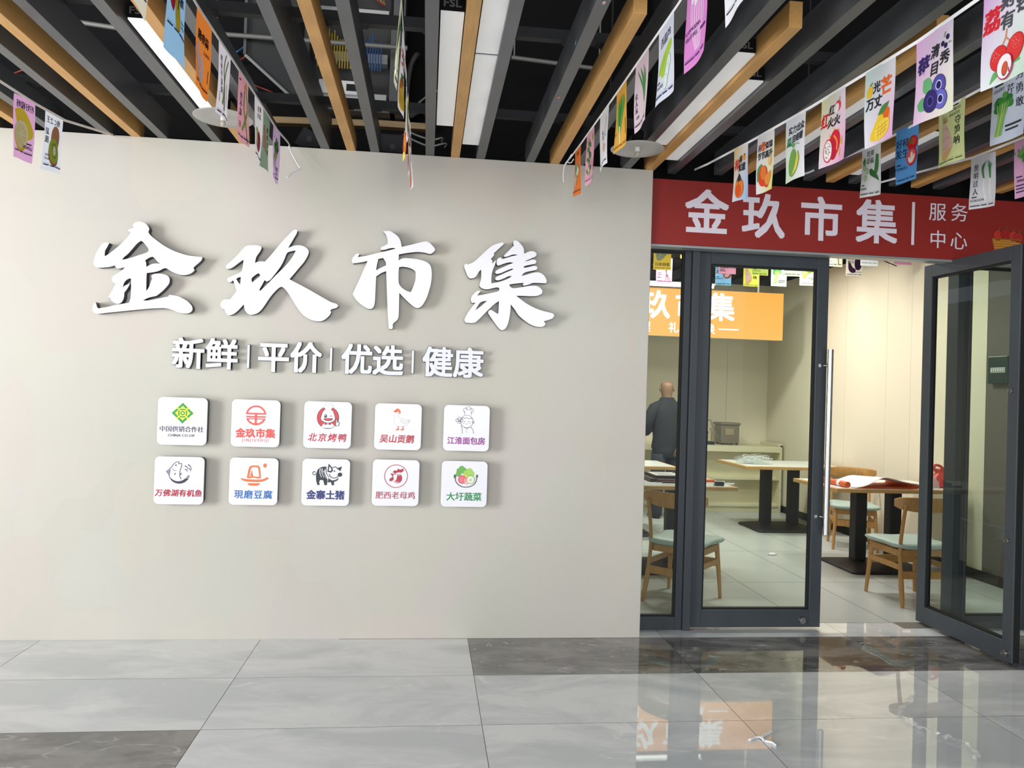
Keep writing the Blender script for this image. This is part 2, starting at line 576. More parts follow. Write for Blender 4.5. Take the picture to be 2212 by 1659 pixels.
def tile_floor(name, xs, ys, dark, mats, gap=0.0012):
    mb = MB(); sh = []
    for i in range(len(xs) - 1):
        for j in range(len(ys) - 1):
            x0, x1, y0, y1 = xs[i] + gap, xs[i + 1] - gap, ys[j] + gap, ys[j + 1] - gap
            k = 1 if dark(x0, y0) else 0
            mb.add([(x0, y0, 0), (x1, y0, 0), (x1, y1, 0), (x0, y1, 0)], [(0, 1, 2, 3)], k)
            sh.append((random.uniform(-20, 20), random.uniform(-20, 20), random.uniform(-9, 9)))
    mb.box((xs[0], ys[0], -0.12), (xs[-1], ys[-1], -0.0015), 2)
    sh += [(0, 0, 0)] * 6
    o = mb.build(name, mats, origin=(0, 0, 0))
    a = o.data.attributes.new('tile_shift', 'FLOAT_VECTOR', 'FACE')
    a.data.foreach_set('vector', [c for v in sh for c in v])
    return tag(o, kind='structure')


xs = [TA + TW * k for k in range(-6, 6)]
tile_floor('floor', xs, [-0.6 * k for k in range(16, -1, -1)],
           lambda x, y: (abs(y + 0.6) < 0.05 and x > 0.2) or (abs(y + 1.8) < 0.05 and x < -1.0), [MARBLE_L, MARBLE_D, GROUT])
tile_floor('floor', [WALL_X, 1.516, 2.736, 3.956, 5.176, xs[-1]], [0, 0.292], lambda x, y: False, [MARBLE_L, MARBLE_D, GROUT])
tile_floor('floor', [-0.62 + 0.62 * k + 0.12 for k in range(0, 9)] + [4.9], [0.292, 1.40, 2.64, 3.88, 5.12, 5.8], lambda x, y: False, [TILE_IN, TILE_IN, GROUT], 0.0022)


def struct(name, mb, m, **k):
    return tag(mb.build(name, m, **k), kind='structure')


struct('wall_front', MB().box((-7.0, 0, 0), (WALL_X, 0.12, WALL_H)), PAINT, origin=(0, 0, 0), bevel=0.003)
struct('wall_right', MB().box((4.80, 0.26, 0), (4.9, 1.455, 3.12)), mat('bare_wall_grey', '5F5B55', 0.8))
mb = MB(); ye = [1.46, 2.50, 2.91, 3.70, 4.90, 5.72]
for a, b in zip(ye, ye[1:]): mb.box((4.80, a + 0.0015, 0), (4.9, b - 0.0015, 3.12))
struct('wall_right', mb, CREAM)
mb = MB(); xe = [-0.6, 0.6, 1.8, 3.0, 4.2, 4.9]
for a, b in zip(xe, xe[1:]): mb.box((a + 0.0015, 5.72, 0), (b - 0.0015, 5.82, 3.12))
struct('wall_back', mb, CREAM)
struct('wall_left', MB().box((-0.7, 0.12, 0), (-0.6, 5.82, 2.92)), CREAM)
struct('baseboard_right', MB().box((4.788, 0.3, 0), (4.80, 5.2, 0.09)), GASKET, bevel=0.003)
struct('ceiling', MB().box((-0.7, 1.25, 3.14), (4.95, 5.9, 3.2)), BLACK)
struct('ceiling', MB().box((-7, 0.122, 2.93), (WALL_X, 1.25, 2.96)).box((WALL_X, 0.2, 2.93), (4.95, 1.25, 2.96)), BLACK)  # unseen slab added to stop room light leaking up above the wall
struct('wall_upper', MB().box((-7, 1.25, 2.94), (7, 1.33, 4.9)), BLACK)
struct('wall_upper', MB().box((WALL_X + 0.02, 0.14, 2.56), (5.6, 0.2, 4.9)), BLACK)
struct('ceiling', MB().box((-7, -9.5, 4.8), (7, 1.33, 4.95)), BLACK)
struct('wall_side', MB().box((6.2, -9.5, 0), (6.3, 0.3, 4.8)), mat('side_wall_grey', '77756F', 0.7))
struct('wall_front', MB().box((5.0, 0.1, 0), (6.2, 0.25, 4.8)), mat('side_wall_grey', '77756F', 0.7))

# ---- glazed shopfront ------------------------------------------------
Y0, Y1 = 0.15, 0.20


def glazed(name, x0, x1, z0, z1, st, br, tr, parent=None, y0=Y0, y1=Y1, loc=None):
    """frame of two stiles and two rails with a gasket step and one pane, built flat in the X-Z plane"""
    root = parent
    fr = MB()
    fr.box((x0, y0, z0), (x0 + st, y1, z1)).box((x1 - st, y0, z0), (x1, y1, z1))
    fr.box((x0 + st, y0, z0), (x1 - st, y1, z0 + br)).box((x0 + st, y0, z1 - tr), (x1 - st, y1, z1))
    fo = fr.build('frame', FRAME, root, bevel=0.003)
    g = MB(); e = 0.012; ya, yb = y0 + 0.012, y1 - 0.012
    gx0, gx1, gz0, gz1 = x0 + st, x1 - st, z0 + br, z1 - tr
    g.box((gx0, ya, gz0), (gx0 + e, yb, gz1)).box((gx1 - e, ya, gz0), (gx1, yb, gz1))
    g.box((gx0 + e, ya, gz0), (gx1 - e, yb, gz0 + e)).box((gx0 + e, ya, gz1 - e), (gx1 - e, yb, gz1))
    g.build('gasket', GASKET, root)
    ym = (y0 + y1) / 2
    MB().add([(gx0 + e, ym, gz0 + e), (gx1 - e, ym, gz0 + e), (gx1 - e, ym, gz1 - e), (gx0 + e, ym, gz1 - e)], [(0, 1, 2, 3)]).build('pane', GLASS, root)
    return root


w1 = thing('window_1', None, None, (1.45, 0.17, 0), kind='structure')
glazed('window_1', 1.10, 1.683, 0.0, 2.50, 0.044, 0.085, 0.055, w1)
d1 = thing('door_1', None, None, (1.737, 0.17, 0), kind='structure')
glazed('door_1', 1.737, 2.626, 0.015, 2.462, 0.078, 0.115, 0.085, d1)
hb = MB().cyl((2.618, 0.092, 0.635), (2.618, 0.092, 1.845), 0.0185, n=24)
h = hb.build('pull_handle', STEEL, d1, smooth='auto'); tag(h, 'long brushed steel pull bar')
for z in (0.745, 1.74):
    MB().cyl((2.600, 0.155, z), (2.618, 0.092, z), 0.010, n=14).cyl((2.572, 0.150, z), (2.572, 0.142, z), 0.012, n=14).build('handle_bracket', STEEL, h, smooth='auto')
lk = MB().cyl((2.50, 0.151, 0.062), (2.50, 0.136, 0.062), 0.024, 0.021, n=24).cyl((2.50, 0.136, 0.062), (2.50, 0.132, 0.062), 0.010, n=14).build('floor_lock', STEEL, d1, smooth='auto')

d2 = thing('door_2', None, None, (3.40, 0.298, 0), kind='structure')
# built closed along +X from the pivot, then turned to stand open
WO[d2.name] = Vector((0, 0, 0))
glazed('door_2', 0.0, 0.845, 0.015, 2.462, 0.078, 0.115, 0.085, d2, y0=0.0, y1=0.05)
for z, rr in ((1.60, 0.012), (0.72, 0.012), (0.062, 0.021)):
    m_ = MB().cyl((0.80, 0.0, z), (0.80, -0.012, z), rr, n=20).cyl((0.80, -0.012, z), (0.80, -0.028, z), rr * 0.55, n=16)
    m_.build('lock_cylinder' if rr < 0.02 else 'floor_lock', STEEL, d2, smooth='auto')
MB().box((0.845, 0.008, 0.02), (0.851, 0.042, 2.457)).build('edge_seal', GASKET, d2)
d2.location = (3.402, 0.300, 0)
d2.rotation_euler = (0, 0, -PI / 2 + math.radians(1.6))

w2 = thing('window_2', None, None, (3.9, 0.17, 0), kind='structure')
glazed('window_2', 3.632, 4.045, 0.0, 2.50, 0.022, 0.085, 0.055, w2)
w3 = thing('window_3', None, None, (4.5, 0.17, 0), kind='structure')
glazed('window_3', 4.095, 5.0, 0.0, 2.50, 0.044, 0.085, 0.055, w3)
t = MB().box((1.685, 0.128, 0), (1.733, 0.235, 2.50)).build('trim_1', FRAME, bevel=0.003); tag(t, kind='structure')
t = MB().box((3.535, 0.128, 0), (3.585, 0.235, 2.50)).box((3.585, 0.14, 0), (3.61, 0.225, 2.50)).box((3.61, 0.15, 0), (3.63, 0.215, 2.50)).build('trim_2', FRAME, bevel=0.003); tag(t, kind='structure')
t = MB().box((4.047, 0.128, 0), (4.093, 0.235, 2.50)).build('trim_3', FRAME, bevel=0.003); tag(t, kind='structure')
t = MB().box((1.3, 0.118, 2.50), (5.0, 0.24, 2.56)).box((1.735, 0.15, 2.470), (3.533, 0.22, 2.50)).build('trim_4', FRAME, bevel=0.003); tag(t, kind='structure')
t = MB().box((1.36, 0.03, 2.448), (5.0, 0.118, 2.462)).build('trim_5', mat('sign_soffit_reflection', 'A3A6A5', 0.4, metal=0.4)); tag(t, kind='structure')  # sign underside, its reflected brightness put into a light grey colour
# floor spring plate
fp = MB().box((3.225, 0.165, 0.0), (3.455, 0.290, 0.004)).cyl((3.40, 0.225, 0.004), (3.40, 0.225, 0.006), 0.01, n=12)
tag(fp.build('floor_spring_plate', mat('scuffed_steel', '9A9892', 0.4, metal=0.8), bevel=0.001), 'scuffed steel floor spring plate set in the doorway below the open door', 'door hardware')

# ================================================================== RED SIGN OVER THE DOORS
RS = thing('shop_sign', 'long red fascia sign with white lettering above the glass doors', 'sign', (3.2, 0.07, 2.46))
RED = mat('red_sign_face', '942620', 0.5, spec=0.4)
MB().box((1.36, 0.02, 2.463), (5.0, 0.118, 2.872)).build('sign_panel', RED, RS, bevel=0.002)
ink = Ink(); WH = 'E9E0EA'
pl = lambda px, py: at(px, py, Y=0.02)


def cm(px, py):
    p = pl(px, py); return p.x * 100, -p.z * 100


for ch, px, py in (('金', 1527, 458), ('玖', 1649.5, 466.5), ('市', 1774, 473), ('集', 1894, 479)):
    x, y = cm(px, py); ink.T(x, y, 29.5, ch, WH, 0.026)
x, y = cm(1972, 483); ink.B(x - 1.0, y - 14, 2.0, 28, WH)
for ch, px, py in (('服', 2025, 457.5), ('务', 2072, 459.5), ('中', 2025.5, 517), ('心', 2070.5, 520.5)):
    x, y = cm(px, py); ink.T(x, y, 12.6, ch, WH, 0.008)
inked('lettering', ink, lambda x, y, h: (x / 100, 0.0195 - h, -y / 100), INK_SIGN, RS)
# fruit basket printed at the right end
ink = Ink(); bx, by = cm(2170, 520)
ink.P([(bx - 9, by - 1), (bx + 12, by - 1), (bx + 10, by + 7), (bx - 7, by + 7)], 'C98A35', 0)
for k in range(4): ink.L([(bx - 9 + k * 0.6, by + 0.6 + 1.7 * k), (bx + 12 - k * 0.6, by + 0.6 + 1.7 * k)], 0.35, '8F5A1E')
for dx, dy, c in ((-5, -3.4, 'C33127'), (0.5, -4.6, 'A8221F'), (6, -3.4, 'C33127'), (10, -2.6, 'B02A24')):
    ink.E(bx + dx, by + dy, 3.6, 3.5, '5A1512'); ink.E(bx + dx, by + dy, 3.3, 3.2, c); ink.L([(bx + dx, by + dy - 2.6), (bx + dx + 1, by + dy - 4.6)], 0.5, '4D7A2B')
ink.L([(bx - 9.3, by - 1), (bx + 12.3, by - 1)], 0.9, '8F5A1E')
inked('printed_basket', ink, lambda x, y, h: (x / 100, 0.0195 - h, -y / 100), INK_SIGN, RS)

# ================================================================== WALL LETTERING
FACE_W = mat('white_letter_face', 'F4F2F7', 0.25, spec=0.5)
SIDE_D = mat('letter_side_grey', '33373D', 0.4)
BIG = {
 '金': ((190, 470), 7.542, [[(815,66),(880,75),(940,100),(980,145),(995,190),(982,232),(1010,280),(1060,325),(1150,395),(1250,465),(1380,535),(1500,580),(1620,615),(1740,632),(1862,642),(1850,690),(1800,740),(1735,795),(1716,822),(1735,858),(1680,905),(1600,932),(1540,935),(1480,925),(1400,895),(1330,860),(1275,826),(1230,828),(1170,860),(1110,880),(1040,892),(955,903),(950,1000),(948,1100),(947,1198),(985,1150),(1010,1090),(1030,1030),(1045,990),(1030,962),(1045,935),(1090,917),(1150,912),(1220,920),(1280,940),(1320,975),(1328,1020),(1320,1070),(1285,1120),(1230,1180),(1160,1240),(1110,1275),(1040,1290),(960,1315),(893,1355),(1000,1347),(1150,1318),(1315,1285),(1318,1260),(1390,1268),(1470,1283),(1550,1320),(1630,1370),(1690,1440),(1700,1480),(1690,1520),(1640,1555),(1590,1562),(1520,1555),(1460,1540),(1400,1515),(1330,1490),(1250,1475),(1150,1475),(1000,1482),(800,1500),(500,1530),(300,1550),(180,1565),(120,1560),(80,1525),(75,1480),(90,1420),(118,1375),(135,1420),(150,1465),(170,1480),(300,1458),(450,1425),(560,1405),(665,1388),(688,1330),(698,1250),(702,1100),(700,990),(660,995),(610,1030),(580,1080),(565,1140),(600,1110),(640,1090),(683,1070),(660,1120),(625,1175),(592,1220),(585,1290),(570,1340),(540,1385),(495,1403),(440,1390),(390,1360),(362,1305),(325,1305),(350,1265),(390,1195),(430,1120),(455,1075),(420,1060),(392,1030),(388,990),(420,950),(490,905),(560,855),(605,800),(632,840),(632,880),(612,925),(660,910),(706,893),(705,830),(703,765),(650,785),(580,810),(510,828),(470,825),(445,800),(438,775),(350,800),(230,812),(150,810),(110,790),(92,750),(100,680),(130,590),(180,500),(240,420),(280,410),(345,412),(310,480),(275,545),(270,632),(320,605),(400,545),(500,465),(590,375),(660,300),(700,240),(680,232),(650,215),(660,195),(700,183),(760,160),(725,145),(735,115),(770,80)],
   [(862,375),(800,420),(730,500),(650,590),(580,650),(555,690),(700,655),(850,605),(960,570),(988,540),(985,510),(950,460),(905,405)],
   [(1050,635),(1000,650),(930,695),(945,740),(950,805),(1010,770),(1080,750),(1180,750),(1130,715),(1085,660)]]),
 '玖': ((470, 485), 7.541, [[(1275,82),(1300,100),(1285,150),(1250,210),(1210,280),(1170,345),(1150,385),(1200,360),(1260,342),(1330,338),(1390,350),(1450,385),(1482,430),(1478,480),(1450,540),(1400,620),(1340,690),(1260,785),(1170,892),(1300,960),(1450,1040),(1600,1125),(1740,1205),(1850,1265),(1940,1295),(1965,1330),(1940,1355),(1870,1375),(1835,1395),(1850,1430),(1830,1470),(1770,1530),(1700,1570),(1640,1575),(1560,1565),(1480,1530),(1400,1480),(1330,1400),(1270,1310),(1190,1180),(1130,1090),(1080,1035),(1040,1012),(1000,1030),(950,1075),(890,1140),(830,1220),(770,1310),(710,1390),(650,1440),(580,1465),(520,1465),(470,1430),(440,1380),(428,1298),(380,1350),(320,1410),(260,1455),(200,1475),(155,1465),(130,1430),(110,1380),(75,1365),(50,1330),(52,1280),(85,1235),(130,1222),(205,1220),(260,1150),(308,1080),(285,1000),(255,905),(210,940),(170,930),(152,895),(175,868),(240,838),(320,805),(375,775),(398,740),(410,680),(425,570),(350,620),(270,680),(200,718),(150,718),(130,690),(160,650),(240,580),(330,490),(410,400),(470,350),(560,338),(650,340),(710,360),(715,385),(690,440),(640,510),(620,560),(608,630),(650,608),(700,600),(770,605),(850,520),(950,400),(1060,270),(1160,165),(1230,95)],
   [(1275,420),(1200,435),(1135,460),(1090,560),(1040,660),(970,760),(900,850),(850,905),(800,930),(765,905),(730,970),(680,1060),(690,1085),(760,1020),(850,930),(960,815),(1060,720),(1150,620),(1230,510)],
   [(665,790),(610,825),(555,875),(553,910),(562,945),(630,890),(697,838),(685,810)],
   [(378,853),(340,862),(302,885),(335,940),(368,975),(375,910)]]),
 '市': ((750, 490), 7.215, [[(560,70),(600,65),(660,65),(720,95),(790,150),(830,220),(848,313),(950,290),(1080,258),(1180,235),(1240,230),(1290,255),(1345,310),(1372,355),(1350,390),(1300,420),(1250,412),(1190,398),(1100,390),(1000,398),(900,412),(805,430),(803,525),(840,500),(890,488),(960,490),(1060,500),(1160,520),(1240,550),(1290,595),(1312,660),(1318,760),(1305,880),(1280,980),(1245,1090),(1200,1180),(1150,1245),(1100,1265),(1060,1258),(1000,1215),(930,1150),(870,1090),(812,1030),(808,1150),(805,1300),(800,1400),(780,1450),(740,1485),(712,1515),(710,1570),(700,1592),(650,1590),(642,1500),(630,1300),(618,1000),(608,690),(530,720),(452,772),(445,900),(438,1050),(430,1180),(410,1250),(370,1278),(310,1270),(230,1220),(150,1150),(85,1050),(130,950),(200,800),(260,660),(318,530),(230,550),(88,568),(70,530),(95,470),(150,415),(195,425),(165,470),(280,455),(400,425),(540,395),(640,370),(760,338),(720,328),(660,335),(590,355),(518,362),(530,315),(590,290),(632,262),(628,200),(605,130)],
   [(485,500),(560,485),(600,550),(606,600),(530,635),(450,678),(462,600)],
   [(808,630),(860,620),(940,632),(1010,655),(1060,695),(1068,760),(1060,840),(1030,930),(992,1018),(930,1000),(860,955),(808,890),(800,800),(802,700)]]),
 '集': ((995, 510), 7.9, [[(925,72),(970,85),(1030,140),(1075,210),(1085,302),(1140,275),(1200,258),(1260,265),(1297,300),(1285,340),(1220,375),(1150,405),(1090,432),(1150,422),(1220,400),(1270,405),(1295,435),(1275,468),(1210,485),(1130,500),(1080,518),(1075,540),(1110,540),(1180,525),(1250,508),(1295,515),(1312,545),(1290,575),(1220,592),(1130,610),(1075,635),(1040,680),(1120,660),(1200,635),(1280,618),(1350,625),(1410,660),(1455,720),(1468,775),(1455,805),(1350,800),(1230,800),(1160,828),(1085,845),(1058,835),(1065,815),(1088,797),(980,805),(832,825),(845,860),(880,885),(940,888),(1050,870),(1180,850),(1290,850),(1360,885),(1397,935),(1385,985),(1310,1018),(1200,1025),(1080,1020),(950,1018),(1040,1090),(1140,1160),(1250,1220),(1400,1275),(1520,1305),(1580,1325),(1597,1360),(1570,1400),(1500,1430),(1418,1455),(1445,1485),(1440,1515),(1400,1545),(1330,1550),(1260,1535),(1170,1495),(1080,1430),(990,1350),(930,1260),(857,1165),(848,1280),(830,1400),(805,1500),(760,1580),(710,1608),(670,1590),(610,1520),(540,1420),(478,1330),(468,1300),(490,1265),(525,1262),(570,1290),(640,1330),(648,1250),(655,1108),(590,1150),(490,1240),(400,1330),(300,1430),(235,1478),(85,1478),(65,1430),(95,1360),(150,1270),(255,1137),(190,1140),(175,1090),(190,1030),(250,960),(300,932),(340,940),(283,1015),(380,1000),(500,975),(630,945),(660,920),(660,885),(630,875),(560,885),(480,905),(410,905),(350,880),(320,845),(330,800),(345,740),(352,660),(350,570),(310,610),(270,680),(220,715),(160,722),(125,690),(90,610),(62,530),(70,480),(105,470),(112,488),(200,455),(280,395),(370,310),(450,235),(540,165),(640,125),(720,103),(735,140),(690,180),(620,245),(565,295),(575,315),(545,360),(515,388),(540,420),(540,468),(570,440),(607,405),(600,440),(580,500),(555,560),(532,640),(525,720),(525,805),(620,790),(740,755),(830,715),(875,680),(820,685),(720,730),(640,755),(595,745),(595,715),(620,690),(700,655),(800,610),(870,580),(908,555),(860,560),(770,595),(690,630),(620,645),(590,630),(600,595),(660,560),(760,515),(840,480),(908,453),(830,448),(740,470),(680,492),(635,505),(615,470),(625,400),(660,370),(695,370),(710,395),(780,372),(860,348),(920,334),(980,320),(920,313),(860,325),(800,348),(755,355),(735,340),(760,310),(830,240),(910,160),(900,120),(905,85)],
   [(450,1103),(360,1120),(320,1150),(275,1220),(250,1265),(330,1210),(400,1150)]]),
}
wp = lambda x, y: Vector((x, 0, y))
for ch, lab in (('金', 'big white calligraphy letter on the wall, first in its row, with a roof-like top'), ('玖', 'big white calligraphy letter on the wall, second in its row, with crossing diagonal strokes'),
                ('市', 'big white calligraphy letter on the wall, third in its row, with one long centre stem'), ('集', 'big white calligraphy letter on the wall, last in its row, nearest the glass doors')):
    (ox, oy), sc, loops = BIG[ch]
    lp = []
    for L in loops:
        q = []
        for x, y in L:
            p = at(ox + x / sc, oy + y / sc, Y=-0.05); q.append(Vector((p.x, p.z, 0)))
        lp.append([(p.x, p.y) for p in spline(q, 4, True, 48)])
    cx = sum(p[0] for p in lp[0]) / len(lp[0])
    root = thing('metal_letter', lab, 'letter', (cx, 0, min(p[1] for p in lp[0])), 'big white calligraphy letters')
    solid('letter_side', lp, lambda x, z: Vector((x, -0.044, z)), (0, 0.0435, 0), SIDE_D, root)
    solid('letter_face', lp, lambda x, z: Vector((x, -0.05, z)), (0, 0.006, 0), FACE_W, root)

FACE_S = mat('silver_letter_face', 'E6E7EB', 0.3, spec=0.5)


def glyph_solid(ch, size, x, z, y_front, depth, bold, m, name, parent):
    c = bpy.data.curves.new('glyph', 'FONT'); c.body = ch; c.resolution_u = 3; c.extrude = depth / 2 / size
    o = bpy.data.objects.new('glyph', c); COL.objects.link(o)
    me = bpy.data.meshes.new_from_object(o.evaluated_get(bpy.context.evaluated_depsgraph_get()))
    mb = MB(); k = bold * size * 0.8
    for t, (i, j) in enumerate(((k, k), (k, -k), (-k, k), (-k, -k))):
        mb.add([(x + i + (v.co.x - 0.5) * size, y_front + 0.00008 * t + depth / 2 - v.co.z * size, z + j + (v.co.y - 0.38) * size) for v in me.vertices], [tuple(p.vertices) for p in me.polygons])
    bpy.data.objects.remove(o); bpy.data.curves.remove(c)
    return mb.build(name, m, parent)


row = [('新', 406.5, 763, 'first small silver letter in the slogan row, far left'), ('鲜', 479, 764.5, 'second small silver letter in the slogan row, left of the first divider'),
       ('平', 591, 770.5, 'third small silver letter, just right of the first divider bar'), ('价', 661, 772, 'fourth small silver letter, just left of the middle divider bar'),
       ('优', 771, 775.5, 'fifth small silver letter, just right of the middle divider bar'), ('选', 838, 778, 'sixth small silver letter, just left of the last divider bar'),
       ('健', 945.5, 781.5, 'seventh small silver letter, just right of the last divider bar'), ('康', 1012, 784, 'eighth and rightmost small silver letter of the slogan row')]
for ch, px, py, lab in row:
    p = at(px, py, Y=-0.03)
    root = thing('metal_letter', lab + ' on the wall', 'letter', (p.x, 0, p.z - 0.09), 'small silver slogan letters')
    glyph_solid(ch, 0.188, p.x, p.z, -0.026, 0.0255, 0.040, SIDE_D, 'letter_side', root)
    glyph_solid(ch, 0.188, p.x, p.z, -0.031, 0.006, 0.028, FACE_S, 'letter_face', root)
for px, py, lab in ((536.5, 770, 'leftmost short upright silver divider bar in the slogan row'), (715, 776, 'middle short upright silver divider bar in the slogan row'), (891.5, 782, 'rightmost short upright silver divider bar in the slogan row')):
    p = at(px, py, Y=-0.03)
    root = thing('divider_bar', lab, 'letter', (p.x, 0, p.z - 0.07), 'slogan divider bars')
    MB().box((p.x - 0.0075, -0.026, p.z - 0.070), (p.x + 0.0075, -0.0005, p.z + 0.070)).build('bar_side', SIDE_D, root)
    MB().box((p.x - 0.006, -0.031, p.z - 0.068), (p.x + 0.006, -0.026, p.z + 0.068)).build('bar_face', FACE_S, root)

# ================================================================== LOGO PLAQUES
def badge(px, py, lab, draw, w=0.268):
    p = at(px, py, Y=-0.05); hw = w / 2
    root = thing('logo_plaque', lab, 'sign', (p.x, 0, p.z - hw), 'square white logo plaques')

    def sq(h, rad, y):
        pts = []
        for cx_, cz_, a0 in ((h - rad, h - rad, 0), (-h + rad, h - rad, 90), (-h + rad, -h + rad, 180), (h - rad, -h + rad, 270)):
            for i in range(7):
                a = math.radians(a0 + 15 * i); pts.append(Vector((p.x + cx_ + rad * math.cos(a), y, p.z + cz_ + rad * math.sin(a))))
        return pts
    MB().loft([sq(hw - 0.003, 0.027, -0.0005), sq(hw - 0.003, 0.027, -0.044)]).build('plaque_side', SIDE_D, root, smooth='auto')
    MB().loft([sq(hw, 0.028, -0.044), sq(hw, 0.028, -0.049), sq(hw - 0.0015, 0.0265, -0.0505)]).build('plaque_face', FACE_W, root, smooth='auto')
    logo, txt = Ink(), Ink(); draw(logo, txt)
    k = w / 27.0
    mp = lambda x, y, h: (p.x + x * k / 1.0, -0.0505 - h, p.z - y * k)
    inked('logo', logo, mp, INK_GLOSS, root); inked('lettering', txt, mp, INK_GLOSS, root)


# drawing units: centimetres from the plaque centre, y down
def lg_coop(g, t):
    G, Y = '2E9E55', 'F2EA4A'
    g.P([(0, -10.6), (6.2, -4.6), (0, 1.4), (-6.2, -4.6)], Y)
    g.B(-3.6, -8.2, 7.2, 7.2, Y)
    for a in range(4):
        c, d = math.cos(a * PI / 2), math.sin(a * PI / 2)
        f = lambda q: [(x * c - y * d, x * d + y * c - 4.6) for x, y in q]
        g.P(f([(-2.4, -3.4), (0, -5.9), (2.4, -3.4), (2.4, -2.6), (1.6, -2.6), (0, -4.2), (-1.6, -2.6), (-2.4, -2.6)]), G)
        g.P(f([(-1.5, -2.4), (1.5, -2.4), (1.5, -1.7), (-1.5, -1.7)]), G)
    g.R(0, -4.6, 0.95, 0.55, G)
    t.T(-0.3, 4.4, 3.45, '中国供销合作社', '453A48', 0.02); t.T(-0.3, 8.0, 2.1, 'CHINA CO-OP', '453A48', 0.02, wid=1.05)


def lg_jin(g, t):
    C = 'E4574B'
    n = 24
    arc = lambda r_, a0, a1: [(r_ * math.cos(math.radians(a0 + (a1 - a0) * i / n)), -4.6 + r_ * math.sin(math.radians(a0 + (a1 - a0) * i / n))) for i in range(n + 1)]
    g.P(arc(5.7, 190, 350) + arc(4.7, 340, 200), C)
    g.B(-5.6, -6.0, 11.2, 0.95, C); g.B(-5.4, -4.2, 10.8, 0.9, C); g.B(-0.6, -8.2 + 2.2, 1.2, 6.2, C)
    g.P(arc(5.7, 18, 162), C, 0)
    g.P([(-4.0, -2.2), (-0.6, -2.2), (-0.6, -0.2), (-2.2, -0.2), (-2.2, -0.9), (-3.0, -0.9)], 'F4F2F6'); g.P([(4.0, -2.2), (0.6, -2.2), (0.6, -0.2), (2.2, -0.2), (2.2, -0.9), (3.0, -0.9)], 'F4F2F6')
    t.T(0, 5.6, 5.5, '金玖市集', C, 0.045); t.T(0, 9.6, 2.5, 'J I N J I U S H I J I', C, 0.012, wid=0.82)


def lg_duck(g, t):
    R_, K, Wt = 'D2313C', '1E1A1E', 'F8F8FA'
    y = -4.2
    g.E(0, y, 6.3, 6.5, K); g.E(0, y, 6.0, 6.2, R_)
    g.P([(-3.9, y - 1.2), (-2.6, y - 4.2), (0, y - 5.4), (2.6, y - 4.2), (3.9, y - 1.2), (4.2, y + 1.0), (2.6, y + 2.6), (0, y + 3.2), (-2.6, y + 2.6), (-4.2, y + 1.0)], K, 4)
    g.P([(-3.6, y - 1.2), (-2.4, y - 4.0), (0, y - 5.1), (2.4, y - 4.0), (3.6, y - 1.2), (3.9, y + 0.9), (2.4, y + 2.3), (0, y + 2.9), (-2.4, y + 2.3), (-3.9, y + 0.9)], Wt, 4)
    for q in ((-1.5, -6.9, 1.2), (0, -7.5, 1.5), (1.5, -6.9, 1.2)): g.E(q[0], y + q[1] + 0.4, q[2] + 0.2, q[2], 'B9B9C0'); g.E(q[0], y + q[1] + 0.4, q[2], q[2] - 0.2, Wt)
    g.B(-1.7, y - 6.2, 3.4, 1.4, Wt)
    g.E(-1.4, y - 0.9, 0.85, 1.05, K); g.E(-1.6, y - 1.2, 0.3, 0.35, Wt)
    g.L([(1.0, y - 1.1), (1.7, y - 0.8), (2.3, y - 1.2)], 0.3, K)
    g.P([(-2.6, y + 0.5), (0, y + 0.2), (3.0, y + 0.3), (2.2, y + 1.4), (0, y + 1.9), (-2.0, y + 1.4)], '8E1420', 3); g.P([(-2.2, y + 0.7), (0, y + 0.5), (2.5, y + 0.6), (1.0, y + 1.1), (-1.0, y + 1.1)], 'E8505A', 3)
    g.P([(-3.6, y + 5.4), (-2, y + 3.4), (2.4, y + 3.4), (4.0, y + 4.8), (2, y + 5.8), (-1.6, y + 5.9)], Wt, 3)
    g.P([(-1.7, y + 2.8), (0, y + 3.5), (1.7, y + 2.8), (1.7, y + 4.3), (0, y + 3.7), (-1.7, y + 4.3)], 'A01622')
    g.P([(4.4, y + 3.8), (4.6, y + 0.8), (5.4, y + 0.6), (5.4, y + 2.2), (6.6, y + 2.4), (6.4, y + 4.6), (4.6, y + 4.8)], K, 3); g.P([(4.7, y + 3.6), (4.9, y + 1.0), (5.2, y + 1.0), (5.2, y + 2.5), (6.3, y + 2.7), (6.1, y + 4.3), (4.8, y + 4.5)], Wt, 3)
    t.T(0, 7.2, 5.0, '北京烤鸭', 'C4243A', 0.022, shear=0.2, gap=0.12)


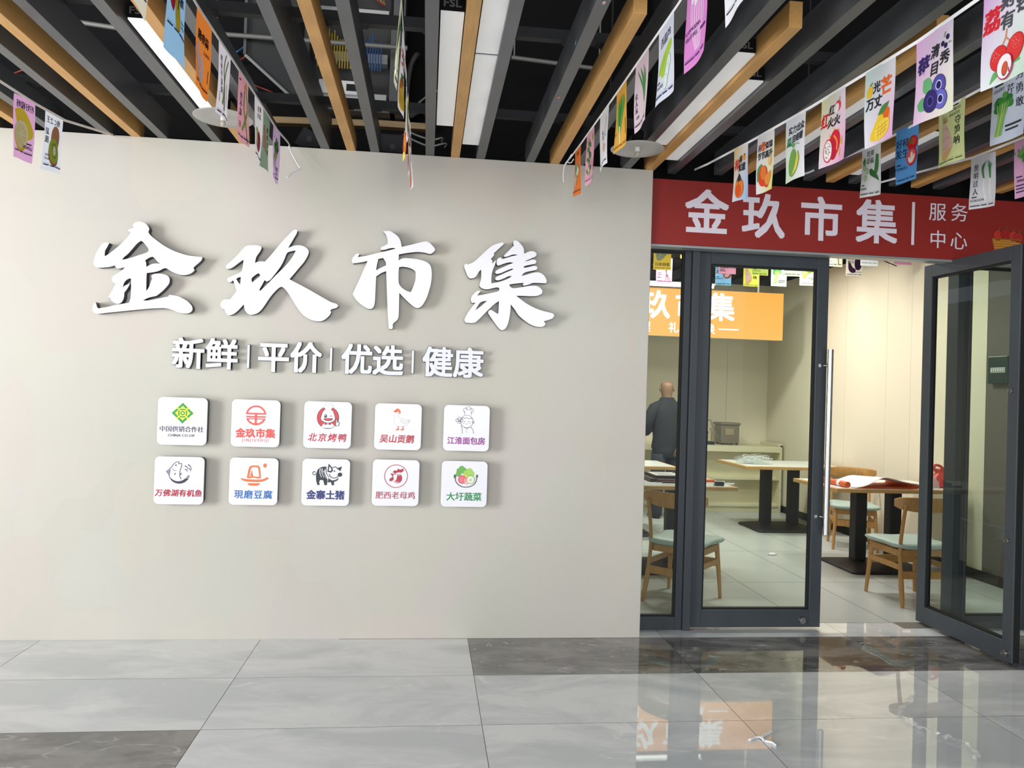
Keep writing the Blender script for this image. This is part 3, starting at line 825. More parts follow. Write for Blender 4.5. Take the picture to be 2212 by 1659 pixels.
def lg_goose(g, t):
    O, Ln, Wt = 'E2703F', '9C98A8', 'FAFAFC'
    y = -3.2
    body = [(-2.6, y - 3.4), (-1.6, y - 5.2), (-0.6, y - 5.4), (-0.3, y - 3.6), (0.0, y - 2.2), (2.2, y - 1.6), (4.8, y - 0.9), (6.6, y - 0.6), (5.6, y + 1.0), (4.2, y + 2.2), (2.0, y + 3.0), (-0.4, y + 2.6), (-2.2, y + 1.0), (-2.4, y - 0.8), (-1.9, y - 2.6)]
    g.L([*body, body[0]], 0.28, Ln, 4); g.P(body, Wt, 4)
    g.L([(1.0, y - 0.6), (3.0, y + 1.0), (5.6, y + 0.4)], 0.25, Ln, 4); g.L([(1.6, y - 1.4), (3.4, y - 0.2), (6.2, y - 0.3)], 0.2, Ln, 4)
    g.P([(-1.9, y - 5.4), (-1.7, y - 7.0), (-0.2, y - 7.4), (1.0, y - 6.2), (0.9, y - 4.6), (0.3, y - 4.2), (0.2, y - 5.6)], O, 4); g.P([(-2.9, y - 6.0), (-1.4, y - 6.6), (-1.2, y - 5.4), (-2.4, y - 5.2)], 'D8552E', 3)
    for x in (-0.6, 2.2):
        g.L([(x + 0.6, y + 2.7), (x + 0.6, y + 4.6)], 0.55, O); g.P([(x + 1.1, y + 4.2), (x - 1.0, y + 4.6), (x - 0.4, y + 5.3), (x + 1.3, y + 5.0)], O)
    t.T(-0.4, 7.0, 5.0, '吴山贡鹅', 'C22033', 0.026, shear=0.15)


def lg_baker(g, t):
    K = '4A4250'; y = -3.4
    g.R(0, y - 0.6, 3.7, 0.22, K)
    for q in ((-1.6, -7.2, 1.25), (0.2, -7.9, 1.45), (1.8, -7.1, 1.2)): g.R(q[0] + 0.6, y + q[1], q[2], 0.2, K)
    g.B(-1.2, y - 7.2, 3.4, 1.9, 'F4F3F7'); g.L([(-1.5, y - 6.6), (-1.4, y - 4.4)], 0.2, K); g.L([(2.6, y - 6.6), (2.4, y - 4.4)], 0.2, K)
    g.L([(-2.8, y - 2.2), (-2.0, y - 2.8), (-1.2, y - 2.2), (0, y - 2.9), (1.0, y - 2.2), (2.2, y - 2.7), (3.2, y - 2.0)], 0.22, K, 3)
    for x in (-1.2, 1.0): g.E(x, y - 0.5, 0.22, 0.28, K)
    g.L([(-0.5, y + 0.7), (0, y + 0.95), (0.5, y + 0.7)], 0.16, K, 3); g.E(-1.9, y + 0.4, 0.5, 0.3, 'EDB9BF'); g.E(1.7, y + 0.4, 0.5, 0.3, 'EDB9BF')
    g.R(3.7, y - 0.2, 0.6, 0.2, K)
    g.L([(-1.6, y + 2.8), (0, y + 3.6), (1.6, y + 2.8)], 0.22, K, 3)
    g.L([(-2.6, y + 6.6), (-2.6, y + 4.2), (-3.4, y + 1.6)], 0.22, K, 3); g.L([(4.0, y + 6.6), (3.7, y + 4.4), (2.2, y + 2.6)], 0.22, K, 3)
    for q in (4.4, 5.6): g.E(0, y + q, 0.2, 0.25, K)
    for q in ((-5.6, -1.2, 0.9), (-4.4, -1.9, 1.1), (-3.3, -1.2, 0.9)): g.R(q[0], y + q[1], q[2], 0.2, K)
    g.L([(-6.4, y - 0.4), (-2.6, y - 0.3)], 0.24, K); g.L([(-5.6, y + 0.5), (-3.4, y + 0.5)], 0.24, K)
    t.T(0, 7.4, 4.5, '江淮面包房', '9C2C92', 0.028)


def lg_fish(g, t):
    K = '3C3A4E'; y = -4.0
    arc = lambda cx_, cy_, r_, a0, a1, n=14: [(cx_ + r_ * math.cos(math.radians(a0 + (a1 - a0) * i / n)), cy_ + r_ * math.sin(math.radians(a0 + (a1 - a0) * i / n))) for i in range(n + 1)]
    g.P(arc(0, y, 5.8, 10, 140) + arc(-0.6, y - 0.9, 5.3, 140, 20), K)
    g.L(arc(-0.4, y - 0.3, 5.4, 130, 215), 0.35, K)
    g.L([(-4.6, y - 3.2), (-2.6, y - 5.9), (-0.4, y - 6.6), (-0.6, y - 5.4), (0.8, y - 5.8), (1.0, y - 4.0), (0.2, y - 1.0), (0.4, y + 2.0), (1.2, y + 3.2)], 0.35, K, 4)
    g.E(-2.0, y - 4.6, 0.42, 0.42, K)
    g.L([(-4.0, y - 2.8), (-3.0, y - 1.6), (-1.6, y - 1.6)], 0.22, K, 3)
    g.P([(-5.0, y - 3.0), (-7.4, y - 1.2), (-5.4, y + 1.4), (-5.0, y - 0.8)], '6E6A84', 2)
    for k in range(4): g.L([(-5.1, y - 2.4 + k * 0.8), (-6.9 + k * 0.4, y - 1.2 + k * 0.5)], 0.12, 'F4F3F7')
    g.P([(-3.0, y + 0.4), (-2.0, y - 0.3), (-2.2, y + 0.8)], K); g.P([(0.4, y + 0.6), (1.0, y - 0.8), (1.1, y + 0.9)], K)
    for k in range(4): g.L([(4.6 + 0.5 * k, y + 0.7), (3.6 + 0.5 * k, y + 2.8)], 0.14, 'F4F3F7')
    for a, b in (((4.6, -5.2), (6.6, -2.0)), ((2.8, -4.4), (4.6, -2.4)), ((3.0, -2.6), (4.2, -0.8)), ((5.0, -3.0), (6.0, -1.0))): g.L([(a[0], y + a[1]), ((a[0] + b[0]) / 2 + 0.4, y + (a[1] + b[1]) / 2 - 0.2), (b[0], y + b[1])], (0.5, 0.15), K, 3)
    t.T(0, 7.0, 4.2, '万佛湖有机鱼', 'BE2440', 0.026, shear=0.12, gap=0.02)


def lg_tofu(g, t):
    O = 'E37A48'; y = -4.6
    g.P([(-3.9, y + 2.6), (-2.8, y - 3.4), (-1.6, y - 4.4), (2.2, y - 4.5), (3.2, y - 3.4), (4.0, y + 2.6), (2.6, y + 2.9), (0, y + 2.5), (-2.6, y + 2.9)], O, 3, holes=([(-2.6, y + 1.7), (-1.6, y - 2.8), (-1.0, y - 3.4), (1.7, y - 3.5), (2.2, y - 2.8), (3.0, y + 1.9), (-0.2, y + 1.7)],))
    g.P([(-2.2, y + 1.4), (-1.1, y - 2.2), (-0.7, y + 0.6), (0, y + 1.9)], O, 3)
    g.P([(-7.6, y + 2.6), (-5, y + 3.2), (0, y + 3.5), (5, y + 3.2), (7.4, y + 1.9), (8.4, y + 2.9), (5.0, y + 4.6), (0, y + 4.9), (-5.6, y + 4.4)], O, 3)
    g.P([(-3.4, y + 5.6), (3.6, y + 5.5), (2.6, y + 6.8), (0, y + 7.1), (-2.6, y + 6.8)], O, 3)
    g.E(6.0, y - 4.6, 1.0, 1.25, O, 10)
    t.T(0, 7.4, 5.1, '現磨豆腐', '2E6DB4', 0.022, gap=0.06)


def lg_pig(g, t):
    K = '17222E'; y = -4.4
    g.P([(-5.6, y - 0.4), (-4.6, y - 3.2), (-2.0, y - 4.6), (0.4, y - 4.6), (-0.6, y - 3.2), (-2.0, y - 2.0), (-1.2, y - 0.4), (-0.4, y + 1.4), (0.8, y + 2.6), (0.6, y + 6.0), (-0.8, y + 6.0), (-1.6, y + 3.2), (-3.2, y + 3.0), (-3.8, y + 4.2), (-3.4, y + 6.0), (-4.8, y + 6.0), (-5.6, y + 3.0)], K, 3, corner=60)
    for k in range(4): g.L([(-3.4 + 1.1 * k, y - 3.6), (-3.6 + 1.2 * k, y - 1.2), (-2.6 + 1.4 * k, y + 1.6)], (0.5, 0.25), 'F4F3F7' if k < 2 else K, 4)
    g.L([(-5.4, y - 0.6), (-6.8, y + 0.2), (-7.6, y - 0.8), (-6.8, y - 1.8), (-6.2, y - 1.0)], 0.4, K, 4)
    g.P([(0.6, y - 1.8), (1.2, y - 6.4), (3.2, y - 4.2), (3.8, y - 2.4), (2.6, y - 1.2)], K, 3, corner=60); g.P([(1.4, y - 2.4), (1.7, y - 4.8), (2.8, y - 3.4), (2.6, y - 2.2)], 'F4F3F7', 3)
    g.L([(3.4, y - 4.2), (5.2, y - 4.6), (6.4, y - 3.6)], 0.45, K, 3)
    g.P([(5.8, y - 3.8), (8.8, y - 5.0), (8.0, y - 2.2), (7.2, y - 2.8)], K, 2, corner=60); g.E(4.6, y - 2.2, 0.4, 0.45, K)
    g.E(7.8, y - 0.2, 1.3, 1.2, K, -15); g.L([(7.0, y + 0.6), (5.0, y + 1.8), (2.6, y + 1.2), (1.6, y - 0.6)], 0.4, K, 4)
    g.P([(1.4, y + 1.8), (3.4, y + 3.2), (6.2, y + 2.4), (7.0, y + 1.2), (6.6, y + 3.0), (4.6, y + 4.0), (4.6, y + 6.0), (3.4, y + 6.0), (2.8, y + 4.2), (1.0, y + 4.4)], K, 2, corner=60)
    t.T(0, 7.2, 5.4, '金寨土猪', '1D2C6E', 0.04)


def lg_hen(g, t):
    C = 'B4253C'; y = -3.9
    g.R(0, y, 6.6, 0.4, C)
    g.P([(-2.0, y - 2.2), (-1.0, y - 3.4), (0.2, y - 3.2), (1.0, y - 4.4), (2.4, y - 3.9), (4.0, y - 4.6), (4.2, y - 3.2), (3.0, y - 2.2), (1.2, y - 2.2), (-0.6, y - 1.6)], C, 4)
    g.P([(-3.4, y - 1.6), (-1.4, y - 1.4), (-1.8, y + 0.6)], C); g.E(-0.7, y - 1.2, 0.4, 0.4, C)
    g.P([(-1.6, y + 0.2), (-3.6, y + 1.6), (-3.8, y + 2.8), (-2.6, y + 3.0), (-1.4, y + 2.0)], C, 3)
    for k in range(3):
        a = 0.95 * k
        g.P([(0.6 + a, y - 1.6), (1.6 + a, y + 0.8), (0.8 + a, y + 2.8 + 0.3 * k), (-1.8 + a * 0.6, y + 3.4 + 0.5 * k), (0.0 + a, y + 2.4 + 0.4 * k), (0.5 + a, y + 0.8)], C, 4)
    t.T(0, 7.2, 4.6, '肥西老母鸡', 'B02A40', 0.018)


def lg_veg(g, t):
    y = -4.2
    for q in ((-3.0, -3.4, 1.9), (-1.8, -4.8, 1.7), (-0.6, -3.6, 1.9), (-3.6, -1.6, 1.6)): g.E(q[0], y + q[1], q[2], q[2], '6DB04C')
    for q in ((1.2, -2.0, 2.0), (2.8, -3.4, 1.8), (4.0, -1.8, 1.8), (2.8, -0.8, 2.2)): g.E(q[0], y + q[1], q[2], q[2], 'A8D45A')
    g.E(0.4, y + 0.2, 1.6, 1.3, 'E3D35E')
    g.E(-1.4, y + 1.6, 2.4, 2.5, 'D9455A'); g.E(-1.4, y + 1.6, 1.9, 2.0, 'EE7B82'); g.E(0.6, y + 2.2, 1.6, 1.9, 'E8606F'); g.E(0.7, y + 2.2, 1.1, 1.4, 'F2A0A4')
    g.E(3.6, y + 1.6, 2.4, 2.5, '3F8B3A'); g.E(3.6, y + 1.6, 2.15, 2.25, 'E9F2D8'); g.E(3.6, y + 1.8, 0.7, 0.8, 'EDB98C')
    g.E(1.4, y + 3.6, 1.2, 1.0, 'F3B9BC')
    g.L([(-5.6, y - 0.2), (-5.0, y + 3.0), (-2.4, y + 5.4), (1.0, y + 6.0), (4.4, y + 5.2), (6.6, y + 3.0), (7.2, y - 0.2)], 0.5, '43563A', 5)
    g.E(-5.7, y - 0.2, 0.7, 1.2, '43563A'); g.B(6.7, y - 1.4, 1.1, 1.6, '43563A')
    t.T(0, 7.4, 5.2, '大圩蔬菜', '1E8F4E', 0.024)


for (px, py, lab, dr) in (
    (394, 910, 'white plaque with a green and yellow diamond emblem, upper row, far left', lg_coop), (552.5, 914.5, 'white plaque with a round coral emblem and coral lettering, upper row', lg_jin),
    (708, 918, 'white plaque with a chef duck on a red disc, upper row', lg_duck), (860, 922, 'white plaque with a white goose in an orange hat, upper row', lg_goose),
    (1008, 925, 'white plaque with a line drawn baker and purple lettering, upper row, far right', lg_baker), (387, 1038, 'white plaque with a dark curled fish, lower row, far left', lg_fish),
    (548, 1040, 'white plaque with an orange tofu block drawing, lower row', lg_tofu), (704, 1042, 'white plaque with a striped black pig, lower row', lg_pig),
    (855, 1043, 'white plaque with a red hen head in a ring, lower row', lg_hen), (1003, 1045.5, 'white plaque with vegetables in a bowl and green lettering, lower row, far right', lg_veg)):
    badge(px, py, lab, dr, 0.275)

# ================================================================== CEILING
WX = [-2.94, -2.335, -1.726, -1.118, -0.495, 0.128, 0.741, 1.346, 1.945, 2.541, 3.126, 3.72, 4.31]
ORD = ['first', 'second', 'third', 'fourth', 'fifth', 'sixth', 'seventh', 'eighth', 'ninth', 'tenth', 'eleventh', 'twelfth', 'thirteenth']
BZ, BH, BWD = 2.917, 0.10, 0.053
for i, x in enumerate(WX):
    ye = 0.06 if x < 1.4 else 0.02
    o = MB().box((x - BWD / 2, -1.89, BZ), (x + BWD / 2, ye, BZ + BH)).build('ceiling_batten', OAK, bevel=0.0015)
    tag(o, 'oak ceiling batten, %s of the oak ones counted from the left' % ORD[i], 'ceiling batten', 'oak ceiling battens')
    for sgn, side in ((-1, 'left'), (1, 'right')):
        gx = x + sgn * 0.1535
        if i == 4 and sgn == -1: gx = -0.647
        if i == 4 and sgn == 1: gx = -0.354
        o = MB().box((gx - BWD / 2, -4.2, BZ), (gx + BWD / 2, ye, BZ + (0.20 if (i == 4 and sgn == -1) else 0.14))).build('ceiling_batten', GREYBAR, bevel=0.0015)
        tag(o, 'dark grey ceiling batten just %s of the %s oak one' % (side, ORD[i]), 'ceiling batten', 'dark grey ceiling battens')
for k, (y, z) in enumerate(((-0.33, 3.055), (-1.32, 3.055), (-2.5, 3.055))):
    mb = MB().box((-3.4, y - 0.02, z), (4.6, y + 0.02, z + 0.045))
    for x in WX:
        for s in (-0.1535, 0, 0.1535):
            mb.box((x + s - 0.04, y - 0.028, z - 0.004), (x + s + 0.04, y + 0.028, z + 0.006))
    for x in WX: mb.box((x - 0.012, y - 0.012, BZ + BH), (x + 0.012, y + 0.012, z))
    for x in (-2.6, -1.4, -0.2, 1.0, 2.2, 3.4): mb.cyl((x, y, z + 0.04), (x, y, 4.8), 0.006, n=8)
    tag(mb.build('ceiling_carrier', mat('carrier_metal', '1C1C1E', 0.6)), ('dark carrier rail crossing above the ceiling battens, nearest the wall', 'dark carrier rail crossing above the battens, second from the wall', 'dark carrier rail crossing above the battens, farthest from the wall')[k], 'ceiling rail', 'ceiling carrier rails')


def lightpanel(x0, x1, ya, yb, lab, fsl=True):
    root = thing('light_panel', lab, 'light', ((x0 + x1) / 2, (ya + yb) / 2, 2.94), 'slim white light panels between the battens')
    MB().box((x0, ya, 2.945), (x1, yb, 3.005)).build('housing', BLACK, root, bevel=0.002)
    MB().box((x0 + 0.003, ya + 0.004, 2.938), (x1 - 0.003, yb - 0.004, 2.945)).build('diffuser', DIFF_LIT if x0 < -1 else DIFF, root)
    if fsl:
        ink = Ink(); ink.T(0, 0, 4.0, 'FSL', '6A6A6A', 0.03, wid=1.25)
        inked('lettering', ink, lambda x, y, h: ((x0 + x1) / 2 + x / 100, ya - h, 2.974 - y / 100), INK_SIGN, root)


lightpanel(-1.233, -1.146, -1.46, -0.42, 'slim white light panel beside the fourth oak batten from the left, above the left flags')
lightpanel(0.004, 0.100, -1.735, -0.475, 'slim white light panel left of the sixth oak batten')
lightpanel(0.158, 0.258, -1.385, -0.184, 'slim white light panel right of the sixth oak batten, the one nearer the wall', False)
lightpanel(0.158, 0.258, -2.60, -1.40, 'slim white light panel right of the sixth oak batten, cut by the photo top edge')
lightpanel(1.222, 1.318, -1.60, -0.411, 'slim white light panel left of the eighth oak batten')
lightpanel(1.374, 1.472, -1.345, -0.15, 'slim white light panel right of the eighth oak batten')
lightpanel(1.975, 2.07, -1.30, -0.10, 'slim white light panel right of the ninth oak batten, behind the right flags')
lightpanel(2.575, 2.67, -0.90, -0.10, 'slim white light panel right of the tenth oak batten, behind the far right flags')


def disc_lamp(x, y, lab):
    root = thing('pendant_lamp', lab, 'lamp', (x, y, 2.85), 'flat disc lamps under the ceiling')
    z = 2.85
    MB().lathe([(0.03, 0.012), (0.09, 0.008), (0.140, 0.0), (0.146, -0.004), (0.142, -0.006), (0.09, 0.003), (0.03, 0.006), (0.001, 0.006)], (x, y, z), 48).build('lamp_shade', mat('lamp_disc', 'BDBBB4', 0.35), root, smooth=True)
    MB().cyl((x, y, z + 0.01), (x, y, z + 0.09), 0.032, n=20).cyl((x, y, z + 0.09), (x, y, 3.03), 0.012, n=12).build('lamp_stem', BLACK, root, smooth='auto')
    MB().cyl((x, y, z + 0.006), (x, y, z - 0.018), 0.014, 0.013, n=20).build('socket', WHITE, root, smooth='auto')
    MB().lathe([(0.010, -0.018), (0.013, -0.024), (0.014, -0.036), (0.009, -0.046), (0.001, -0.048)], (x, y, z), 20).build('bulb', mat('bulb_glass', 'BFB9A8', 0.1, spec=0.8), root, smooth=True)


disc_lamp(-1.07, -0.63, 'flat grey disc lamp hanging among the left flags')
disc_lamp(1.10, -0.585, 'flat grey disc lamp with a bare bulb, hanging right of centre near the wall end')

# electrical cabinet above the wall
CG = mat('cabinet_grey', '626362', 0.45); CD_ = mat('cabinet_inside', '3C3C3B', 0.6)
cab = thing('electrical_cabinet', 'open grey electrical cabinet with wiring above the wall, seen between battens', 'cabinet', (-0.62, 1.1, 3.46))
zb, zt = 3.53, 4.72
mb = MB().box((-0.97, 1.05, zb), (-0.93, 1.25, zt)).box((-0.34, 0.98, zb), (-0.24, 1.25, zt)).box((-0.97, 1.05, zb), (-0.3, 1.25, zb + 0.04))
mb.build('cabinet_body', CG, cab, bevel=0.004)
MB().box((-0.93, 1.2, zb + 0.04), (-0.34, 1.25, zt)).build('back_plate', CD_, cab)
dr = MB().add([(-1.33, 0.86, zb + 0.28), (-0.99, 0.93, zb + 0.0), (-0.99, 0.93, zt), (-1.33, 0.86, zt), (-1.33, 0.89, zb + 0.28), (-0.99, 0.96, zb + 0.0), (-0.99, 0.96, zt), (-1.33, 0.89, zt)],
              [(0, 1, 2, 3), (4, 7, 6, 5), (0, 4, 5, 1), (1, 5, 6, 2), (2, 6, 7, 3), (3, 7, 4, 0)]).build('cabinet_door', mat('cabinet_door_grey', '424342', 0.5), cab, bevel=0.006)
MB().tube([(-1.335, 0.855, zb + 0.27), (-0.985, 0.925, zb - 0.01)], 0.011, 6).build('door_edge', mat('edge_pale', 'A9AAA6', 0.4), cab)
MB().tube([(-1.335, 0.855, zb + 0.27), (-1.335, 0.855, zt)], 0.014, 6).build('door_edge', CG, cab)
for z in (3.62, 3.92, 4.25):
    MB().box((-0.9, 1.12, z), (-0.37, 1.2, z + 0.07)).build('terminal_rail', mat('rail_white', 'BFC0BC', 0.5), cab)
MB().box((-0.86, 1.08, 3.66), (-0.52, 1.13, 3.76)).box((-0.86, 1.08, 3.55), (-0.4, 1.13, 3.61)).build('control_unit', WHITE, cab, bevel=0.003)
MB().box((-0.66, 1.075, 3.685), (-0.58, 1.08, 3.735)).build('display', GASKET, cab)
for nm, c, x0, n in (('yellow', 'B89A22', -0.88, 13), ('blue', '2C5C9A', -0.60, 10)):
    for k in range(n):
        x = x0 + k * 0.02
        o = MB().tube([(x, 1.11, 4.05 + random.uniform(0, 0.1)), (x + 0.004, 1.09, 3.96), (x, 1.11, 3.86)], 0.0045, 6, 0, 3).build('wire', mat('wire_' + nm, c, 0.5), cab)
for k in range(5):
    o = MB().tube([(-0.75, 1.12, 4.42), (-0.6, 1.07, 4.47 + 0.02 * k), (-0.45, 1.1, 4.46 - 0.02 * k), (-0.40, 1.12, 4.36)], 0.005, 6, 0, 5).build('wire', mat(('wire_yellow', 'wire_red', 'wire_blue', 'wire_yellow', 'wire_red')[k], ('B89A22', 'A52F26', '2C5C9A', 'B89A22', 'A52F26')[k], 0.5), cab)
PINE = mat('pine_joist', 'B59870', 0.7, noise=(8, 0.15, (0.6, 6, 6)))
def joist(a, b, lab):
    p, q = at(*a, Y=1.17), at(*b, Y=1.17); p.z -= 0.032; q.z -= 0.032
    rot = Matrix.Rotation(-math.atan2(q.z - p.z, q.x - p.x), 3, 'Y'); c = (p + q) / 2; L = (q - p).length / 2
    tag(MB().box((c.x - L, 1.17, c.z - 0.024), (c.x + L, 1.25, c.z + 0.024), rot=rot).build('wooden_joist', PINE, bevel=0.003), lab, 'joist', 'rough pine joists')


joist((575, 248), (792, 256), 'rough pine joist under the electrical cabinet, left piece')
joist((812, 256), (925, 264), 'rough pine joist right of the electrical cabinet, behind the centre flags')
PIPE = mat('conduit_grey', '8C8B86', 0.5, metal=0.3)
for a, b, lab in (((455, 72), (880, 104), 'thin grey conduit pipe crossing in front of the electrical cabinet'), ((120, 40), (290, 66), 'thin grey conduit pipe in the dark above the left battens'), ((1105, 124), (1300, 150), 'thin grey conduit pipe in the dark right of centre')):
    p, q = at(*a, Y=0.80), at(*b, Y=0.80)
    mb = MB().cyl(p, q, 0.016, n=12)
    for t_ in (0.03, 0.97):
        m_ = p.lerp(q, t_); mb.cyl(m_, (m_.x, m_.y, 4.8), 0.006, n=8)
    tag(mb.build('conduit_pipe', PIPE, smooth='auto'), lab, 'pipe', 'grey conduit pipes')


def to_wall(px_pts, y):
    pts = [at(*q, Y=y) for q in px_pts]
    return [Vector((pts[0].x, 1.255, pts[0].z + 0.02))] + pts + [Vector((pts[-1].x, 1.255, pts[-1].z + 0.01))]


hose = to_wall(((900, 118), (888, 140), (881, 180), (879, 215), (882, 240), (888, 250), (890, 249), (905, 240), (925, 225)), 1.12)
tag(MB().tube(hose, 0.019, 10, 0, 5).build('corrugated_hose', mat('hose_dark', '55544D', 0.6, noise=(1, 0.1, (1, 1, 60))), smooth=True), 'dark corrugated cable hose looping beside the electrical cabinet', 'hose')
for k, pts in enumerate((((895, 236), (905, 222), (930, 203), (950, 195)), ((880, 284), (905, 294), (935, 302), (955, 298)), ((872, 292), (900, 306), (930, 316), (962, 310)))):
    tag(MB().tube(to_wall(pts, 1.12), 0.007, 8, 0, 5).build('cable', mat('cable_pale', 'A9A9A2', 0.5), smooth=True), ('pale cable curving up beside the corrugated hose', 'pale cable sagging behind the sixth oak batten, upper of two', 'pale cable sagging behind the sixth oak batten, lower of two')[k], 'cable', 'pale cables')
for k, (c, pts) in enumerate((('B8463A', ((512, 132), (525, 126), (537, 117))), ('3C6FA8', ((511, 113), (524, 104), (535, 92))), ('8E3A34', ((545, 182), (565, 190), (590, 200))), ('B8463A', ((20, 165), (40, 155), (58, 150))))):
    tag(MB().tube(to_wall(pts, 1.18), 0.006, 6, 0, 4).build('cable', mat('cable_' + c, c, 0.5), smooth=True),
        ('red cable left of the cabinet door, above the left flags', 'blue cable left of the cabinet door', 'dark red cable under the cabinet door', 'red cable in the dark at the far left')[k], 'cable', 'coloured cables')
BOX = mat('speaker_black', '232325', 0.5)
for k, (px, py, w_, h_, rz) in enumerate(((668, 296, 0.15, 0.13, 0.5), (848, 300, 0.15, 0.19, 0.0))):
    p = at(px, py, Y=0.35); p.z = 2.96 + h_ / 2 + (0.045 if rz else 0)
    rt = thing('speaker_box', ('black box with a small cross emblem above the wall, left of the fifth oak batten', 'black box with a small cross emblem above the wall, near the centre flags')[k], 'box', (p.x, 0.4, p.z - h_ / 2), 'black boxes above the wall')
    MB().box((p.x - w_ / 2, 0.35, p.z - h_ / 2), (p.x + w_ / 2, 0.5, p.z + h_ / 2), rot=Matrix.Rotation(rz, 3, 'Y')).build('housing', BOX, rt, bevel=0.006)
    ink = Ink()
    for a in range(4):
        ink.R(1.0 * math.cos(PI / 4 + a * PI / 2), 1.0 * math.sin(PI / 4 + a * PI / 2), 0.7, 0.22, '77777A', 16)
    inked('emblem', ink, lambda x, y, h: (p.x + x / 100, 0.3495 - h, p.z + 0.01 - y / 100), INK_SIGN, rt)
# small stickers left on a batten
for px, py, c, lab in ((1245, 90, '6FC3C8', 'torn turquoise sticker on a dark batten right of centre'), (1207, 210, 'D9827C', 'torn pink sticker on the underside of a dark batten'), (1305, 5, 'D8B8C4', 'torn pale pink sticker at the top of a dark batten')):
    p = at(px, py, Z=BZ - 0.001)
    if px == 1245: p = at(px, py, X=0.590 - BWD / 2 - 0.001)
    mb = MB()
    vs = [(0, -0.012, 0), (0.006, -0.002, -0.0015), (0.004, 0.014, -0.001), (-0.005, 0.010, -0.002), (-0.007, -0.006, -0.001)]
    if px == 1245: vs = [(z_, y_ * 1.8, x_ * 1.6) for x_, y_, z_ in vs]
    mb.add([p + Vector(v) for v in vs], [(0, 1, 2, 3, 4)])
    tag(mb.build('sticker', mat('sticker_' + c, c, 0.6)), lab, 'sticker', 'torn stickers')

# ================================================================== BUNTING
FW, FH = 0.18, 0.28


def flag_on_y(X, yfar, zfar, znear, base, ink, lab, group, tilt=0.0, wave=0.006, ph=0.0, swing=0.0, w=FW, shift=0.0):
    """a flag whose string runs towards the wall; its printed face looks towards -X"""
    def mp(x, y, h):
        a, b = x / 18 * w, y / 28 * FH; k = b / FH
        return Vector((X - h + wave * math.sin(2 * PI * (a / FW * 0.7 + k * 0.5 + ph)) * (0.15 + k) + swing * k + tilt * (a - FW / 2),
                       yfar - a + shift * k, zfar + (znear - zfar) * a / w - b))
    o = inked('bunting_flag', ink, mp, INK_CLOTH, None, (18, 28, 8, 12, base if isinstance(base, tuple) else (base,) * 4), (X, yfar - w / 2, (zfar + znear) / 2), True, cut=(0.9, 2.4))
    return tag(o, lab, 'flag', group)


def flag_on_x(px, pybot, Y, base, ink, lab, group, ph=0.0):
    """a flag hanging inside the room, its printed face looking towards the camera side"""
    q = at(px, pybot, Y=Y); xl, z0 = q.x - FW / 2, q.z + FH
    def mp(x, y, h):
        a, b = x / 18 * FW, y / 28 * FH; k = b / FH
        return Vector((xl + a, Y - h + 0.004 * math.sin(2 * PI * (a / FW * 0.7 + ph)) * (0.15 + k), z0 - b))
    o = inked('bunting_flag', ink, mp, INK_CLOTH, None, (18, 28, 6, 8, base if isinstance(base, tuple) else (base,) * 4), (q.x, Y, z0), True, cut=(1.5, 30))
    tag(o, lab, 'flag', group)
    return q.x, z0


def ribbon(pts, lab, w=0.012, group='white bunting ribbons'):
    vs = []; pts = [Vector(p) for p in pts]
    mb = MB()
    for p, q in zip(pts, pts[1:]):
        mb.add([p + Vector((0, 0, w / 2)), q + Vector((0, 0, w / 2)), q - Vector((0, 0, w / 2)), p - Vector((0, 0, w / 2)),
                p + Vector((0.002, 0, w / 2)), q + Vector((0.002, 0, w / 2)), q + Vector((0.002, 0, -w / 2)), p + Vector((0.002, 0, -w / 2))],
               [(0, 1, 2, 3), (7, 6, 5, 4), (0, 4, 5, 1), (2, 6, 7, 3)])
    return tag(mb.build('bunting_ribbon', mat('ribbon_white', 'F4F4F4', 0.7)), lab, 'ribbon', group)


NV = '3A3560'; DK = '38383E'


def leafy(g, x, y, w, h, c1, c2, n=7, sd=1):
    rnd = random.Random(sd)
    for k in range(n):
        a = -1 + 2 * k / (n - 1)
        g.P([(x, y), (x + a * w * 0.3 - 0.25, y - h * 0.5), (x + a * w * 0.5 - 0.6, y - h * (0.8 - 0.1 * abs(a))), (x + a * w * 0.5, y - h * (1 - 0.2 * abs(a))), (x + a * w * 0.5 + 0.6, y - h * (0.75 - 0.1 * abs(a))), (x + a * w * 0.3 + 0.3, y - h * 0.45)], (c1, c2)[k % 2], 3)


def bushy(g, x, y, r_, cs, n=12, sd=2):
    rnd = random.Random(sd)
    for k in range(n):
        a = rnd.uniform(0, 2 * PI); d = r_ * math.sqrt(rnd.random()) * 0.8
        g.E(x + d * math.cos(a), y + d * math.sin(a), r_ * rnd.uniform(0.28, 0.42), r_ * rnd.uniform(0.24, 0.4), cs[k % len(cs)], rnd.uniform(0, 90), 9)


def f_avocado(g):
    g.E(9, 13, 4.6, 8.5, '7C7A5A', 12); g.E(12, 15, 3.8, 6.5, '5B5B40', 12); g.T(13, 22.5, 1.6, 'AVOCADO', DK); g.foot(NV)


